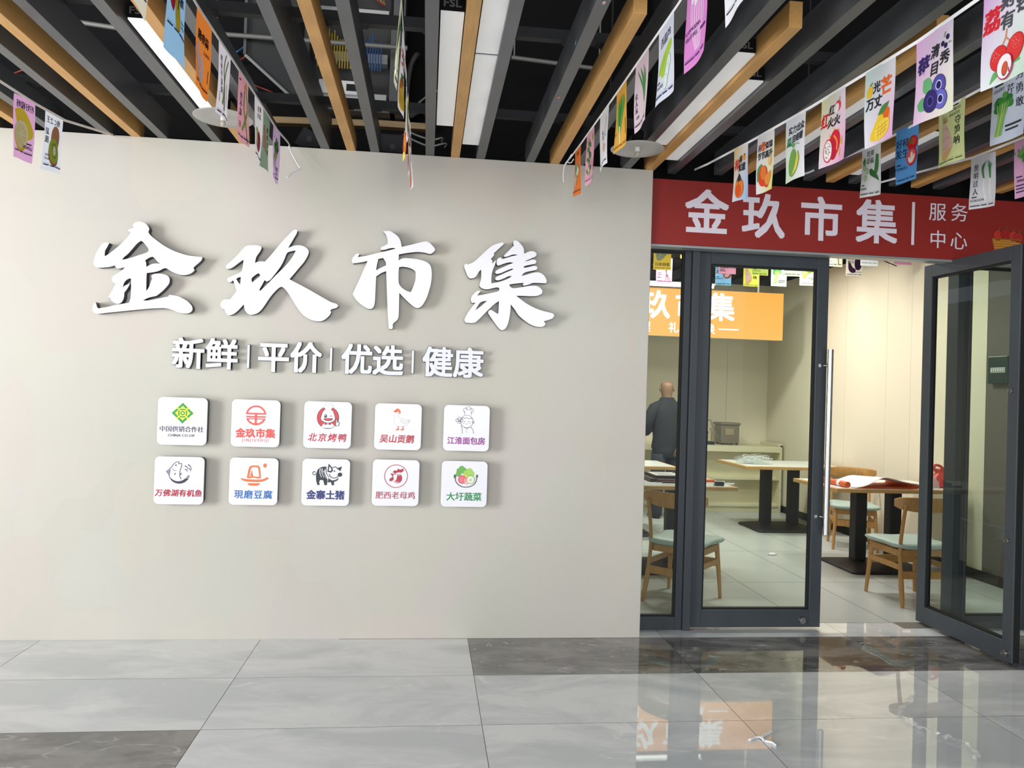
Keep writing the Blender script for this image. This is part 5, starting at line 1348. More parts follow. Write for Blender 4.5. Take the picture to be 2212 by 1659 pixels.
# string right of centre
ribbon([(0.812, -4.0, 2.86), (0.812, -2.1, 2.846), (0.812, -1.2, 2.873), (0.812, -0.45, 2.902), (0.806, 0.0, 2.917)], 'white ribbon holding the flags right of centre')
for y, zf, zn, c, fn, lab, ph in (
    (-0.271, 2.922, 2.904, 'EE7F3E', f_lettuce, 'orange flag with pale lettuce, nearest the wall right of centre', 0.1), (-0.605, 2.900, 2.888, 'EDB2C4', f_herb, 'pink flag with sprigs of green herb', 0.45),
    (-0.930, 2.884, 2.878, 'EFF1F3', f_mushroom, 'white flag with a pale brown mushroom, left of the disc lamp', 0.8), (-1.253, 2.872, 2.866, 'F1B64E', f_greens_yellow, 'amber flag with broad green leaves, in front of the disc lamp', 0.2),
    (-1.579, 2.858, 2.854, 'F0D8E2', f_leek, 'pale pink flag with thin green leeks', 0.55), (-1.890, 2.851, 2.846, 'E3E6F3', f_wasabi, 'pale lilac flag with a lime green wasabi root', 0.15),
    (-2.205, 2.846, 2.846, 'E58FD6', f_enoki, 'bright pink flag with thin white mushrooms', 0.4), (-2.53, 2.846, 2.848, 'EFEFF2', f_plain, 'white flag, only its lower part in view, top right of centre', 0.7)):
    flag_on_y(0.814, y, zf, zn, c, ink_of(fn), lab, G4, ph=ph)
tag(MB().tube([(0.806, -0.21, 2.914), (0.80, -0.12, 2.905), (0.79, -0.08, 2.89), (0.785, -0.06, 2.84), (0.79, -0.05, 2.79)], 0.0035, 6, 0, 3).tube([(0.80, -0.10, 2.90), (0.815, -0.14, 2.885), (0.82, -0.2, 2.89)], 0.003, 6, 0, 3).build('ribbon_end', mat('ribbon_white', 'F4F4F4', 0.7)), 'knotted loose end of ribbon left of the orange lettuce flag', 'ribbon')
# right string
ribbon([(1.567, -4.2, 2.74), (1.567, -2.9, 2.692), (1.567, -2.3, 2.695), (1.567, -1.6, 2.738), (1.567, -0.96, 2.793), (1.60, -0.3, 2.88), (1.64, 0.03, 2.945)], 'white ribbon holding the large fruit flags on the right')
for y, zf, zn, c, fn, lab, ph in (
    (-0.785, 2.814, 2.792, ('F4D98A', 'F0EEF4', 'F1F0F5', '8FB8E6'), f_shishi, 'white and blue flag with an orange persimmon', 0.1), (-1.075, 2.780, 2.762, ('EDEEF2', 'F2F1F5', 'F0F0F4', 'EFE86A'), f_cheng, 'white and yellow flag with oranges', 0.5),
    (-1.374, 2.752, 2.741, ('E6EBF6', 'F0F0F6', 'D9E8C4', 'F2F2F6'), f_melon, 'white flag with a green melon and a yellow slice', 0.85), (-1.684, 2.729, 2.719, ('E3E9A8', 'F1E6F2', 'F2E4EE', 'EE9FCB'), f_dragon, 'white and pink flag with a dragon fruit', 0.3),
    (-2.001, 2.712, 2.700, ('C9E2DA', 'EEF0F2', 'F0ECF4', 'E9A6D6'), f_mango, 'pale flag with a cut yellow mango', 0.6), (-2.293, 2.695, 2.686, ('E5B4E2', 'EEDFF2', 'E8C2E2', 'E9EFCB'), f_blueberry, 'pink and white flag with three blueberries', 0.15),
    (-2.600, 2.690, 2.684, ('DDA6E0', 'F0F0F2', 'EEF0F4', 'CBE8CC'), f_lychee, 'pale flag with red lychees, cut by the top right corner', 0.4)):
    flag_on_y(1.567, y, zf, zn, c, ink_of(fn), lab, G5, ph=ph, wave=0.005)
# second right string
ribbon([(2.371, -4.0, 2.93), (2.371, -2.0, 2.893), (2.371, -1.2, 2.893), (2.371, -0.8, 2.90), (2.36, -0.05, 2.95), (2.36, 0.02, 2.96)], 'thin white ribbon holding the tomato and bamboo shoot flags')
for y, zf, zn, c, fn, lab, ph in (
    (-0.630, 2.922, 2.898, 'E9ECEC', f_okra, 'pale grey flag with sliced okra, behind the mango flag', 0.2), (-0.945, 2.912, 2.895, '5E9FDE', f_tomato, 'blue flag with tomatoes', 0.6),
    (-1.275, 2.903, 2.897, 'DDE6A2', f_bamboo, 'lime flag with a pink bamboo shoot', 0.9), (-1.62, 2.897, 2.893, 'D9E2F2', f_celery, 'pale blue flag with a bunch of celery, under the lychee flag', 0.35)):
    flag_on_y(2.371, y, zf, zn, c, ink_of(fn), lab, G6, ph=ph, wave=0.006)
# lowest right string
ribbon([(2.868, -3.5, 2.90), (2.868, -1.5, 2.82), (2.868, -0.85, 2.835), (2.868, 0.0, 2.93), (2.868, 0.025, 2.95)], 'thin white ribbon holding the scallion and spinach flags')
flag_on_y(2.868, -0.842, 2.836, 2.816, 'EBEBF1', ink_of(f_scallion), 'pale grey flag with two white scallions, over the red sign', G7, ph=0.3)
flag_on_y(2.868, -1.15, 2.818, 2.808, 'EFB4DA', ink_of(f_spinach), 'pink flag with spinach, cut by the right photo edge', G7, ph=0.7)

# ================================================================== ROOM BEHIND THE GLASS
# ---- lit hanging sign
LS = thing('hanging_sign', 'glowing orange hanging sign with white lettering inside the room', 'sign', (2.98, 4.54, 2.25))
MB().box((1.56, 4.5, 2.254), (4.415, 4.58, 2.842)).build('sign_box', mat('sign_box_white', 'E8E4DC', 0.5), LS, bevel=0.003)
ink = Ink()
o0x, o0y = 156, -284.2
for k, ch in enumerate('金玖市集'): ink.T(360.5 - o0x - 41.5 * (3 - k), 19.0 + 1.2, 36, ch, 'FFFFFF', 0.03)
ink.T(240.5 - o0x, 48, 13.6, '会员办理', 'FFFFFF', 0.024, gap=0.17)
ink.T(323.5 - o0x, 48, 13.6, '礼品兑换', 'FFFFFF', 0.024, gap=0.13)
ink.B(358 - o0x, 47, 26, 1.6, 'FFFFFF'); ink.B(182 - o0x, 47, 26, 1.6, 'FFFFFF')
inked('lit_face', ink, lambda x, y, h: ((x + o0x) / 100, 4.4985 - h, (-o0y - y) / 100), INK_LIT, LS, ((285.5), 58.8, 6, 3, ('F79A3C', 'F9A23E', 'F8A040', 'FAAA4C')))
for x in (1.9, 4.1): MB().cyl((x, 4.54, 2.84), (x, 4.54, 3.14), 0.012, n=10).build('hanger_rod', WHITE, LS, smooth='auto')
tl = thing('tube_light', 'white glowing tube light above the orange sign', 'light', (2.5, 4.42, 2.87))
MB().cyl((1.7, 4.42, 2.868), (3.47, 4.42, 2.868), 0.015, n=14).build('tube', mat('tube_glow', 'FFFFFF', 0.4, emit=1.6), tl, smooth='auto')
MB().box((1.69, 4.40, 2.886), (3.48, 4.44, 2.91)).build('fitting', WHITE, tl)
for x in (1.9, 3.3): MB().cyl((x, 4.42, 2.91), (x, 4.42, 3.14), 0.006, n=8).build('hanger_rod', WHITE, tl)

# ---- flags inside the room, on two strings
GA, GB = 'flags on the nearer string inside the room', 'flags on the farther string inside the room'


def f_cabbage(g):
    g.P([(3, 4), (9, 1), (16, 2), (17, 8), (13, 13), (7, 19), (3.6, 18), (2.6, 11)], 'D6E6C6', 4); g.P([(8, 2), (14, 1), (17, 6), (13, 10), (9, 8)], '9CC860', 4); g.L([(5, 16), (9, 9), (13, 5)], 1.0, 'F2F6EA', 4)
    g.T(9, 22.4, 3.8, '白菜纳福', '5A5A3A', 0.01); g.foot('7A6A2A', 25.4)


def f_sprouts(g):
    for k in range(5): g.L([(9 + k, 3 + k), (12 - k * 0.5, 12), (10 + 1.5 * k, 24)], 0.5, 'F6E6EC', 4); g.E(9 + k, 3 + k, 0.9, 0.7, 'F4E4C0')
    g.T(4.2, 16.6, 1.6, 'BEAN', '8A4A7A', 0.01); g.T(5.0, 18.6, 1.6, 'SPROUTS', '8A4A7A', 0.01); g.B(1.4, 21, 4, 0.5, '8A4A7A'); g.foot('8A4A7A', 24.6)


def f_round_cabbage(g):
    g.E(12, 11, 5.5, 5.2, '8CCB5A'); g.E(11, 12, 3.6, 3.6, 'B9E08A'); g.T(5.6, 8, 3.2, '卷菜', DK, 0.012); g.T(6.4, 20.6, 1.6, 'CABBAGE', '6A6A6A'); g.foot('6A6A6A', 25.2)


def f_balsam(g):
    g.T(5.6, 4.4, 3.0, '苦瓜', DK, 0.01); g.T(4.6, 8.6, 3.4, '上班酱', DK, 0.01); g.L([(8, 14), (17, 10.4)], (3.0, 2.6), '8DB84A')
    for x, y in ((8, 14), (3.4, 14.4), (6.6, 17.2), (4.6, 18.6)): g.E(x, y, 1.8, 2.0, '8DB84A'); g.E(x, y, 1.3, 1.5, 'D5E27A')
    g.T(12.6, 19.4, 1.5, 'BALSAM', DK, 0.01); g.T(14, 21.2, 1.5, 'PEAR', DK, 0.01); g.foot('8A8A80', 24.6)


def f_eggplant(g):
    g.T(5.0, 10.4, 3.4, '笑口', DK, 0.018); g.T(5.2, 14.2, 3.4, '常开', DK, 0.018)
    g.P([(10.6, 6), (13.4, 5.4), (16, 12), (16.6, 18), (14.4, 21.6), (10.6, 21.4), (9, 17), (9.4, 11)], '4A2C4E', 4); g.P([(2.2, 15), (4.4, 14.6), (7, 19.4), (10.2, 21.4), (9.8, 24.6), (6, 25), (2.8, 22)], '523058', 4)
    g.P([(11, 6.4), (12, 3.6), (13.4, 6)], '6E7A4A'); g.P([(2, 15.4), (2.2, 12), (4.4, 15)], '6E7A4A'); g.T(13.4, 24.0, 1.7, 'EGGPLANT', DK, 0.01); g.foot(DK, 25.9)


def f_wax(g):
    g.E(11, 12, 4.5, 8, 'A9D070', 20); g.E(12, 19.6, 3.2, 2.2, 'DDECB8'); g.E(12, 19.6, 2.2, 1.4, 'F2F6DE'); g.T(5, 18.6, 1.6, 'MELON', '6A6A70'); g.foot('7A7A80', 24.4)


ya, yb, yc = 2.75, 3.40, 2.30
sa = [flag_on_x(px, py, ya, c, ink_of(fn), lab, GA, ph) for px, py, c, fn, lab, ph in (
    (1430, 583, 'F2CB4A', f_cabbage, 'yellow flag with a white cabbage, behind the narrow glass panel', 0.1), (1571, 591.7, 'E99DBB', f_spinach, 'pink spinach flag behind the closed glass door', 0.4),
    (1641, 594.5, 'CFE26A', f_scallion, 'lime flag with scallions behind the closed glass door', 0.7), (1712, 597, 'E8EEE4', f_round_cabbage, 'white flag with a round cabbage behind the closed glass door', 0.2),
    (1802, 576, 'EDEAD2', f_leek, 'cream leek flag seen in the doorway, next to the door edge', 0.5), (1845, 596, 'EFECE2', f_eggplant, 'white flag with purple eggplants seen in the doorway', 0.45))]
sb = [flag_on_x(px, py, yb, c, ink_of(fn), lab, GB, ph) for px, py, c, fn, lab, ph in (
    (1434, 612.5, 'E8A9C9', f_sprouts, 'pink bean sprout flag behind the narrow glass panel', 0.6), (1487, 559, 'F0A040', f_plain, 'small piece of an orange flag beside the narrow glass panel frame', 0.1), (1562, 616.5, '84BBE6', f_tomato, 'blue tomato flag behind the closed glass door', 0.3),
    (1622, 618.5, 'E6E25A', f_bamboo, 'yellow flag with a bamboo shoot behind the closed glass door', 0.8), (1682, 618.5, 'DDEBE2', f_celery, 'white celery flag behind the closed glass door', 0.5),
    (1744, 617, 'E2E4D6', f_balsam, 'pale flag with sliced balsam pear at the right of the closed door', 0.15))]
sc = [flag_on_x(px, py, yc, c, ink_of(fn), lab, 'flags nearest the doorway inside the room', ph) for px, py, c, fn, lab, ph in (
    (1877, 574.5, 'E6EEF2', f_wax, 'white flag with a pale melon seen in the doorway', 0.9), (1950, 571.5, 'E8A0CC', f_sprouts, 'pink flag with sprouts seen in the doorway', 0.3))]
ribbon([(-0.59, ya + 0.012, 2.97)] + [(x, ya + 0.012, z) for x, z in sa] + [(4.79, ya + 0.012, 2.93)], 'white ribbon of the nearer flags inside the room', 0.010)
ribbon([(-0.59, yb + 0.012, 3.0)] + [(x, yb + 0.012, z) for x, z in sb if z < 3.1] + [(4.79, yb + 0.012, 3.05)], 'white ribbon of the farther flags inside the room', 0.010)
ribbon([(-0.59, yc + 0.012, 2.98)] + [(x, yc + 0.012, z) for x, z in sc] + [(4.79, yc + 0.012, 2.90)], 'white ribbon of the flags nearest the doorway inside the room', 0.010)


# ---- tables
def table(xa, xb, y0, y1, lab, top=0.762):
    cx, cy = (xa + xb) / 2, (y0 + y1) / 2
    t = thing('dining_table', lab, 'table', (cx, cy, 0), 'restaurant tables')
    MB().box((xa, y0, top - 0.036), (xb, y1, top - 0.003)).build('table_edge', TABLEWOOD, t, bevel=0.003)
    b = 0.032
    MB().box((xa + b, y0 + b, top - 0.006), (xb - b, y1 - b, top)).build('tabletop', TABLETOP, t, bevel=0.001)
    for dx in (-0.168, 0.168):
        MB().box((cx + dx - 0.056, cy - 0.05, 0.045), (cx + dx + 0.056, cy + 0.05, top - 0.036)).build('column', IRON, t, bevel=0.006)
    rg = lambda hx_, hy_, z, c_: [Vector((cx + a, cy + b_, z)) for a, b_ in ((-hx_ + c_, -hy_), (hx_ - c_, -hy_), (hx_, -hy_ + c_), (hx_, hy_ - c_), (hx_ - c_, hy_), (-hx_ + c_, hy_), (-hx_, hy_ - c_), (-hx_, -hy_ + c_))]
    MB().loft([rg(0.372, 0.30, 0, 0.03), rg(0.377, 0.305, 0.012, 0.03), rg(0.367, 0.295, 0.026, 0.03), rg(0.235, 0.06, 0.075, 0.02)]).build('base_plate', IRON, t, smooth='auto')
    return t


table(3.53, 4.74, 1.575, 2.365, 'wooden edged table in the doorway with a rolled orange poster on it')
table(3.55, 4.76, 3.50, 4.37, 'wooden edged table at the back with a tangle of thin wire on it')
table(1.47, 2.685, 3.24, 4.0, 'wooden edged table in front of the standing person, seen through the narrow glass')
table(1.41, 2.63, 1.535, 2.305, 'wooden edged table with dark flat boxes, behind the narrow glass')


# ---- chairs
def chair(lab):
    t = thing('dining_chair', lab, 'chair', (0, 0, 0), 'oak chairs with mint seats')
    # seat cushion, front towards +Y
    def ring(hw_f, hw_b, yf, yb_, z):
        out = []
        pts = [(-hw_b, yb_), (0, yb_ - 0.012), (hw_b, yb_), ((hw_f + hw_b) / 2, 0.0), (hw_f, yf), (0, yf + 0.012), (-hw_f, yf), (-(hw_f + hw_b) / 2, 0.0)]
        sp = spline([Vector((a, b, 0)) for a, b in pts], 4, True)
        return [Vector((p.x, p.y, z + 0.010 * (abs(p.x) / 0.22) ** 2)) for p in sp]
    rings = [ring(0.205, 0.185, 0.20, -0.19, 0.415), ring(0.222, 0.20, 0.215, -0.205, 0.43), ring(0.222, 0.20, 0.215, -0.205, 0.444), ring(0.19, 0.17, 0.185, -0.175, 0.458), ring(0.10, 0.09, 0.10, -0.10, 0.460)]
    MB().loft(rings).build('seat', MINT, t, smooth=True)
    fr = MB()
    for sx in (-1, 1):
        fr.box((sx * 0.185 - 0.011, -0.19, 0.362), (sx * 0.185 + 0.011, 0.19, 0.410))
    fr.box((-0.18, 0.165, 0.362), (0.18, 0.187, 0.410)).box((-0.17, -0.187, 0.362), (0.17, -0.165, 0.410))
    fr.build('seat_frame', CHAIRWOOD, t, bevel=0.003)
    for sx in (-1, 1):
        MB().tube([(sx * 0.182, 0.172, 0.412), (sx * 0.196, 0.19, 0.2), (sx * 0.208, 0.205, 0.0)], [0.0185, 0.0165, 0.0125], 12).build('leg', CHAIRWOOD, t, smooth='auto')
        MB().tube([(sx * 0.205, -0.262, 0.0), (sx * 0.192, -0.215, 0.22), (sx * 0.186, -0.19, 0.42), (sx * 0.186, -0.215, 0.60), (sx * 0.190, -0.252, 0.755)], [0.0125, 0.017, 0.0195, 0.017, 0.0135], 12, 0, 3).build('leg', CHAIRWOOD, t, smooth='auto')
    st = MB()
    st.box((-0.193, 0.17, 0.24), (0.193, 0.19, 0.30))
    for sx in (-1, 1): st.box((sx * 0.196 - 0.009, -0.21, 0.265), (sx * 0.196 + 0.009, 0.185, 0.305))
    st.box((-0.19, -0.222, 0.20), (0.19, -0.202, 0.255))
    st.build('stretcher', CHAIRWOOD, t, bevel=0.003)
    rg = []
    for k in range(17):
        a = -1 + k / 8; x = a * 0.245; y = -0.268 + 0.075 * a * a; hh = 0.055 * (1 - 0.35 * abs(a) ** 3); zc = 0.755 + 0.012 * a * a; th = 0.012
        if k in (0, 16): hh *= 0.72; th *= 0.6
        n_ = Vector((-2 * 0.075 * a / 0.245, 1, 0)).normalized()
        sec = [(-th, -hh * 0.8), (-th * 0.4, -hh), (th * 0.4, -hh), (th, -hh * 0.8), (th, hh * 0.8), (th * 0.4, hh), (-th * 0.4, hh), (-th, hh * 0.8)]
        rg.append([Vector((x, y, zc)) + n_ * p + Vector((0, 0, q)) for p, q in sec])
    MB().loft(rg).build('backrest', CHAIRWOOD, t, smooth='auto')
    return t


c0 = chair('oak chair in the doorway, its back to the camera, near the open door')
dup(c0, (1.955, 0.90, 0), -0.73, 'oak chair behind the glass beside the wall edge, turned sideways')
dup(c0, (4.44, 2.86, 0), 2.75, 'oak chair beyond the table in the doorway, facing the camera')
c0.location = (3.745, 0.915, 0); c0.rotation_euler = (0, 0, 0.0)

# ---- counter along the back wall
cn = thing('counter', 'pale wooden counter with open shelves along the back wall', 'counter', (3.1, 5.4, 0))
cx0, cx1, cy0, cy1 = 1.2, 4.76, 5.13, 5.715
MB().box((cx0, cy0, 0.80), (cx1 - 0.03, cy1, 0.875)).build('worktop', COUNTER, cn, bevel=0.003)
MB().box((cx1 - 0.03, cy0, 0), (cx1, cy1, 0.90)).build('side_panel', COUNTER, cn, bevel=0.002)
for x in (1.2, 2.4, 3.58): MB().box((x, cy0 + 0.01, 0.02), (x + 0.025, cy1 - 0.02, 0.80)).build('side_panel', COUNTER, cn)
for z in (0.43, 0.075): MB().box((cx0 + 0.02, cy0 + 0.004, z), (cx1 - 0.03, cy1 - 0.02, z + 0.03)).build('shelf', COUNTER, cn, bevel=0.002)
MB().box((cx0, cy0 + 0.20, 0.0), (cx1 - 0.03, cy0 + 0.215, 0.80)).build('back_panel', COUNTER, cn)
MB().box((cx0, cy0 + 0.02, 0.0), (cx1 - 0.03, cy0 + 0.04, 0.075)).build('plinth', COUNTER, cn)
MB().box((cx1 - 0.05, cy0, 0.875), (cx1, cy1, 0.92)).build('upstand', COUNTER, cn, bevel=0.002)

BSTEEL = mat('dull_steel', '8B867C', 0.34, metal=1.0)
mc = thing('water_boiler', 'stainless steel water boiler with a louvred panel standing on the counter', 'boiler', (4.13, 5.5, 0.875))
MB().box((4.005, 5.38, 0.895), (4.262, 5.62, 1.145)).build('body', BSTEEL, mc, bevel=0.006)
MB().box((3.985, 5.36, 1.145), (4.272, 5.64, 1.178)).build('lid', BSTEEL, mc, bevel=0.006)
MB().box((4.055, 5.374, 1.01), (4.185, 5.381, 1.10)).build('louvre_panel', mat('brass_steel', 'A79A80', 0.3, metal=1.0), mc, bevel=0.002)
for k in range(3): MB().box((4.07, 5.370, 1.025 + 0.026 * k), (4.17, 5.376, 1.035 + 0.026 * k)).build('louvre', STEEL, mc)
for x in (4.03, 4.24):
    for y in (5.41, 5.59): MB().cyl((x, y, 0.8755), (x, y, 0.897), 0.014, n=12).build('foot', IRON, mc)
MB().tube([(3.97, 5.45, 1.0), (3.90, 5.45, 1.14), (3.88, 5.45, 1.20), (3.84, 5.45, 1.20), (3.82, 5.45, 1.16)], 0.010, 10, 0, 4).tube([(4.006, 5.45, 0.985), (3.97, 5.45, 1.0)], 0.011, 10).build('spout', STEEL, mc, smooth='auto')
gr = thing('coffee_grinder', 'small steel and brass grinder machine on the counter left of the boiler', 'machine', (3.80, 5.42, 0.875))
MB().box((3.70, 5.33, 0.8755), (3.90, 5.52, 0.915)).build('base', IRON, gr, bevel=0.005)
MB().cyl((3.78, 5.42, 0.915), (3.78, 5.42, 1.03), 0.05, n=20).cyl((3.78, 5.42, 1.03), (3.78, 5.42, 1.05), 0.06, n=20).build('drum', STEEL, gr, smooth='auto')
MB().box((3.86, 5.36, 0.915), (3.885, 5.385, 1.06)).build('lever_post', mat('brass_steel', 'A79A80', 0.3, metal=1.0), gr, bevel=0.003)
MB().cyl((3.872, 5.373, 1.06), (3.84, 5.373, 1.095), 0.010, n=12).build('lever', STEEL, gr, smooth='auto')
cup = thing('white_tray', 'white tray on the counter behind the standing person', 'tray', (2.62, 5.35, 0.875))
MB().box((2.50, 5.25, 0.8755), (2.78, 5.45, 0.89)).build('tray', WHITE, cup, bevel=0.004)

# ---- things on the tables
TT = 0.762
ORANGE = mat('poster_orange', 'D9622E', 0.5)
PAPER = mat('poster_white', 'F0EFEC', 0.5)
rp = thing('rolled_poster', 'tight orange poster roll lying along the left edge of the table in the doorway', 'poster', (3.64, 1.9, TT))
MB().cyl((3.63, 2.22, TT + 0.0265), (3.66, 1.63, TT + 0.0265), 0.026, n=20).build('roll', ORANGE, rp, smooth='auto')
for q in (0.2, 0.5, 0.8):
    p0 = Vector((3.63, 2.22, TT + 0.0265)).lerp(Vector((3.66, 1.63, TT + 0.0265)), q)
    MB().cyl(p0 - Vector((-0.001, 0.02, 0)), p0 + Vector((-0.001, 0.02, 0)), 0.0264, n=20, cap=False).build('white_print', PAPER, rp, smooth=True)
op = thing('unrolled_poster', 'half unrolled orange poster with its white back curling up on the doorway table', 'poster', (3.95, 1.85, TT))
prof = [(3.72, 0.004), (3.80, 0.020), (3.88, 0.055), (3.94, 0.085), (3.99, 0.096), (4.06, 0.088), (4.14, 0.068), (4.22, 0.052), (4.285, 0.046), (4.315, 0.030), (4.308, 0.010), (4.27, 0.003), (4.18, 0.0025), (4.0, 0.002), (3.74, 0.0015)]
pp = spline([Vector((a, 0, b)) for a, b in prof], 4)
vs = []; fs = []; mi = []
n = len(pp)
for j, (y, sk) in enumerate(((1.60, 0.0), (1.75, -0.01), (1.90, -0.02), (2.06, -0.035))):
    for p in pp: vs.append((p.x + sk * (1 if p.z > 0.003 else 0.4), y, TT + 0.0012 + p.z * (1 - 0.10 * j)))
for j in range(3):
    for i in range(n - 1): fs.append((j * n + i, j * n + i + 1, (j + 1) * n + i + 1, (j + 1) * n + i)); mi.append(i)
mb = MB(); mb.add(vs, fs)
mb.m = [0 if i < 36 else 1 for i in mi]
pm = mb.build('sheet', [PAPER, ORANGE], op, smooth=True)
sl = pm.modifiers.new('thick', 'SOLIDIFY'); sl.thickness = 0.0008; sl.material_offset = 0


def bag(name, lab, c, s_, m, sd, ears=True):
    rnd = random.Random(sd); t = thing(name, lab, 'bag', c)
    rings = []
    prof = ((0.0, 0.55), (0.06, 0.95), (0.25, 1.0), (0.5, 0.86), (0.72, 0.6), (0.86, 0.34), (1.0, 0.42))
    for z, r_ in prof:
        rings.append([Vector((c[0] + s_[0] * r_ * (1 + rnd.uniform(-0.16, 0.16)) * math.cos(2 * PI * i / 18), c[1] + s_[1] * r_ * (1 + rnd.uniform(-0.16, 0.16)) * math.sin(2 * PI * i / 18), c[2] + 0.001 + s_[2] * (z + (rnd.uniform(-0.03, 0.03) if z > 0.1 else 0)))) for i in range(18)])
    MB().loft(rings).build('bag_body', m, t, smooth=True)
    if ears:
        z = c[2] + s_[2]
        MB().tube([(c[0] - 0.045, c[1], z - 0.02), (c[0] - 0.062, c[1], z + 0.012), (c[0] - 0.035, c[1] + 0.01, z + 0.035), (c[0] + 0.01, c[1], z + 0.02), (c[0] + 0.03, c[1], z - 0.02)], 0.013, 8, 0, 5).build('bag_handle', m, t, smooth=True)
    return t


def film(name, h, a, rough=0.3):
    m = mat(name, h, rough); n, l = m.node_tree.nodes, m.node_tree.links
    t = n.new('ShaderNodeBsdfTransparent'); mx = n.new('ShaderNodeMixShader'); mx.inputs[0].default_value = a
    l.new(t.outputs[0], mx.inputs[1]); l.new(n['Principled BSDF'].outputs[0], mx.inputs[2]); l.new(mx.outputs[0], n['Material Output'].inputs['Surface'])
    return m


REDBAG = film('red_film', 'D9352F', 0.85); CLEAR = film('clear_film', 'F0F0F0', 0.38, 0.15)
q = at(2030, 1053, Z=TT)
bag('plastic_bag', 'red plastic carrier bag on the doorway table, seen through the open door', (q.x, q.y, TT), (0.10, 0.07, 0.165), REDBAG, 3)
q = at(2016, 1058, Z=TT)
bag('plastic_bag', 'crumpled white plastic bag in front of the red bag on the table', (q.x - 0.01, q.y - 0.02, TT), (0.05, 0.035, 0.11), CLEAR, 8, False)
bag('plastic_bag', 'crumpled clear plastic scrap on the floor behind the open door', (3.99, 1.22, 0), (0.035, 0.035, 0.07), CLEAR, 5, False)
BXD = mat('dark_red_box', '3A1715', 0.45, noise=(7, 0.5, (1, 3, 1)))
for k, (x0, x1, y0, y1, z0, z1, lab) in enumerate(((1.95, 2.47, 1.80, 2.27, TT + 0.001, TT + 0.03, 'dark red flat box lying on the left table, lower of two'), (2.0, 2.40, 1.83, 2.20, TT + 0.031, TT + 0.052, 'dark brown flat box lying on top of the dark red one'))):
    r_ = thing('flat_box', lab, 'box', ((x0 + x1) / 2, (y0 + y1) / 2, z0), 'dark flat boxes on the left table')
    MB().box((x0, y0, z0), (x1, y1, z1)).build('box_body', BXD, r_, bevel=0.003)
    if k == 1:
        MB().box((x0 + 0.02, y0 + 0.03, z1), (x0 + 0.24, y0 + 0.30, z1 + 0.001)).build('paper_label', PAPER, r_)
        ink = Ink()
        for q in range(3): ink.B(3, 5 + 8 * q, 16, 3.5, '77797C')
        inked('label_print', ink, lambda x, y, h: (x0 + 0.02 + x / 100, y0 + 0.30 - y / 100, z1 + 0.001 + h), INK_SIGN, r_)
for k, (c, y, x1, lab) in enumerate((('E56A2A', 1.74, 2.59, 'white rod with an orange clamp lying on the left table'), ('2A2A2C', 1.60, 2.62, 'white rod with a black clamp lying along the near edge of the left table'))):
    r_ = thing('clamp_rod', lab, 'rod', (2.3, y, TT), 'white rods with clamps')
    MB().cyl((2.0, y + 0.03, TT + 0.0185), (x1, y, TT + 0.0185), 0.007, n=12).build('rod', WHITE, r_, smooth='auto')
    MB().cyl((2.0, y + 0.03, TT + 0.0185), (2.26, y + 0.0155, TT + 0.0185), 0.0085, n=12).build('grip', mat('grip_maroon', '4A1F1E', 0.5), r_, smooth='auto')
    MB().box((x1 - 0.17, y - 0.012, TT + 0.001), (x1 - 0.09, y + 0.034, TT + 0.036)).build('clamp', mat('clamp_' + c, c, 0.4), r_, bevel=0.006)
wr = thing('wire_bundle', 'loose tangle of thin pale wire on the back table', 'wire', (3.78, 3.85, TT))
rnd = random.Random(12)
for k in range(22):
    pts = []
    for q in range(6):
        a = rnd.uniform(0, 2 * PI); pts.append((3.78 + 0.24 * math.cos(a) * rnd.uniform(0.3, 1), 3.80 + 0.15 * math.sin(a) * rnd.uniform(0.3, 1), TT + 0.012 + rnd.uniform(0, 0.10) * rnd.random() ** 0.5 * (1 if q else 0)))
    pts = [Vector((p.x, p.y, max(p.z, TT + 0.006))) for p in spline([Vector(p) for p in pts], 6)]
    MB().tube(pts, 0.0016, 5).build('wire_strand', mat('wire_pale', 'DDE3E1', 0.35, metal=0.3), wr, smooth=True)
MB().box((3.60, 3.70, TT + 0.0005), (3.96, 3.93, TT + 0.0035)).build('wire_sleeve', CLEAR, wr)

# ---- fuse box on the side wall near the front
fb = thing('fuse_box', 'small dark fuse box with a row of switches, seen through the open glass door', 'fuse box', (4.79, 1.28, 1.70))
MB().box((4.755, 1.17, 1.70), (4.80, 1.39, 1.93)).build('cover', mat('smoky_cover', '1F3A3A', 0.2), fb, bevel=0.004)
MB().box((4.748, 1.185, 1.79), (4.756, 1.35, 1.835)).build('switch_row', mat('switch_grey', 'A8A9A4', 0.4), fb, bevel=0.002)
for k in range(6): MB().box((4.742, 1.20 + 0.025 * k, 1.803), (4.749, 1.208 + 0.025 * k, 1.822)).build('switch', WHITE, fb)

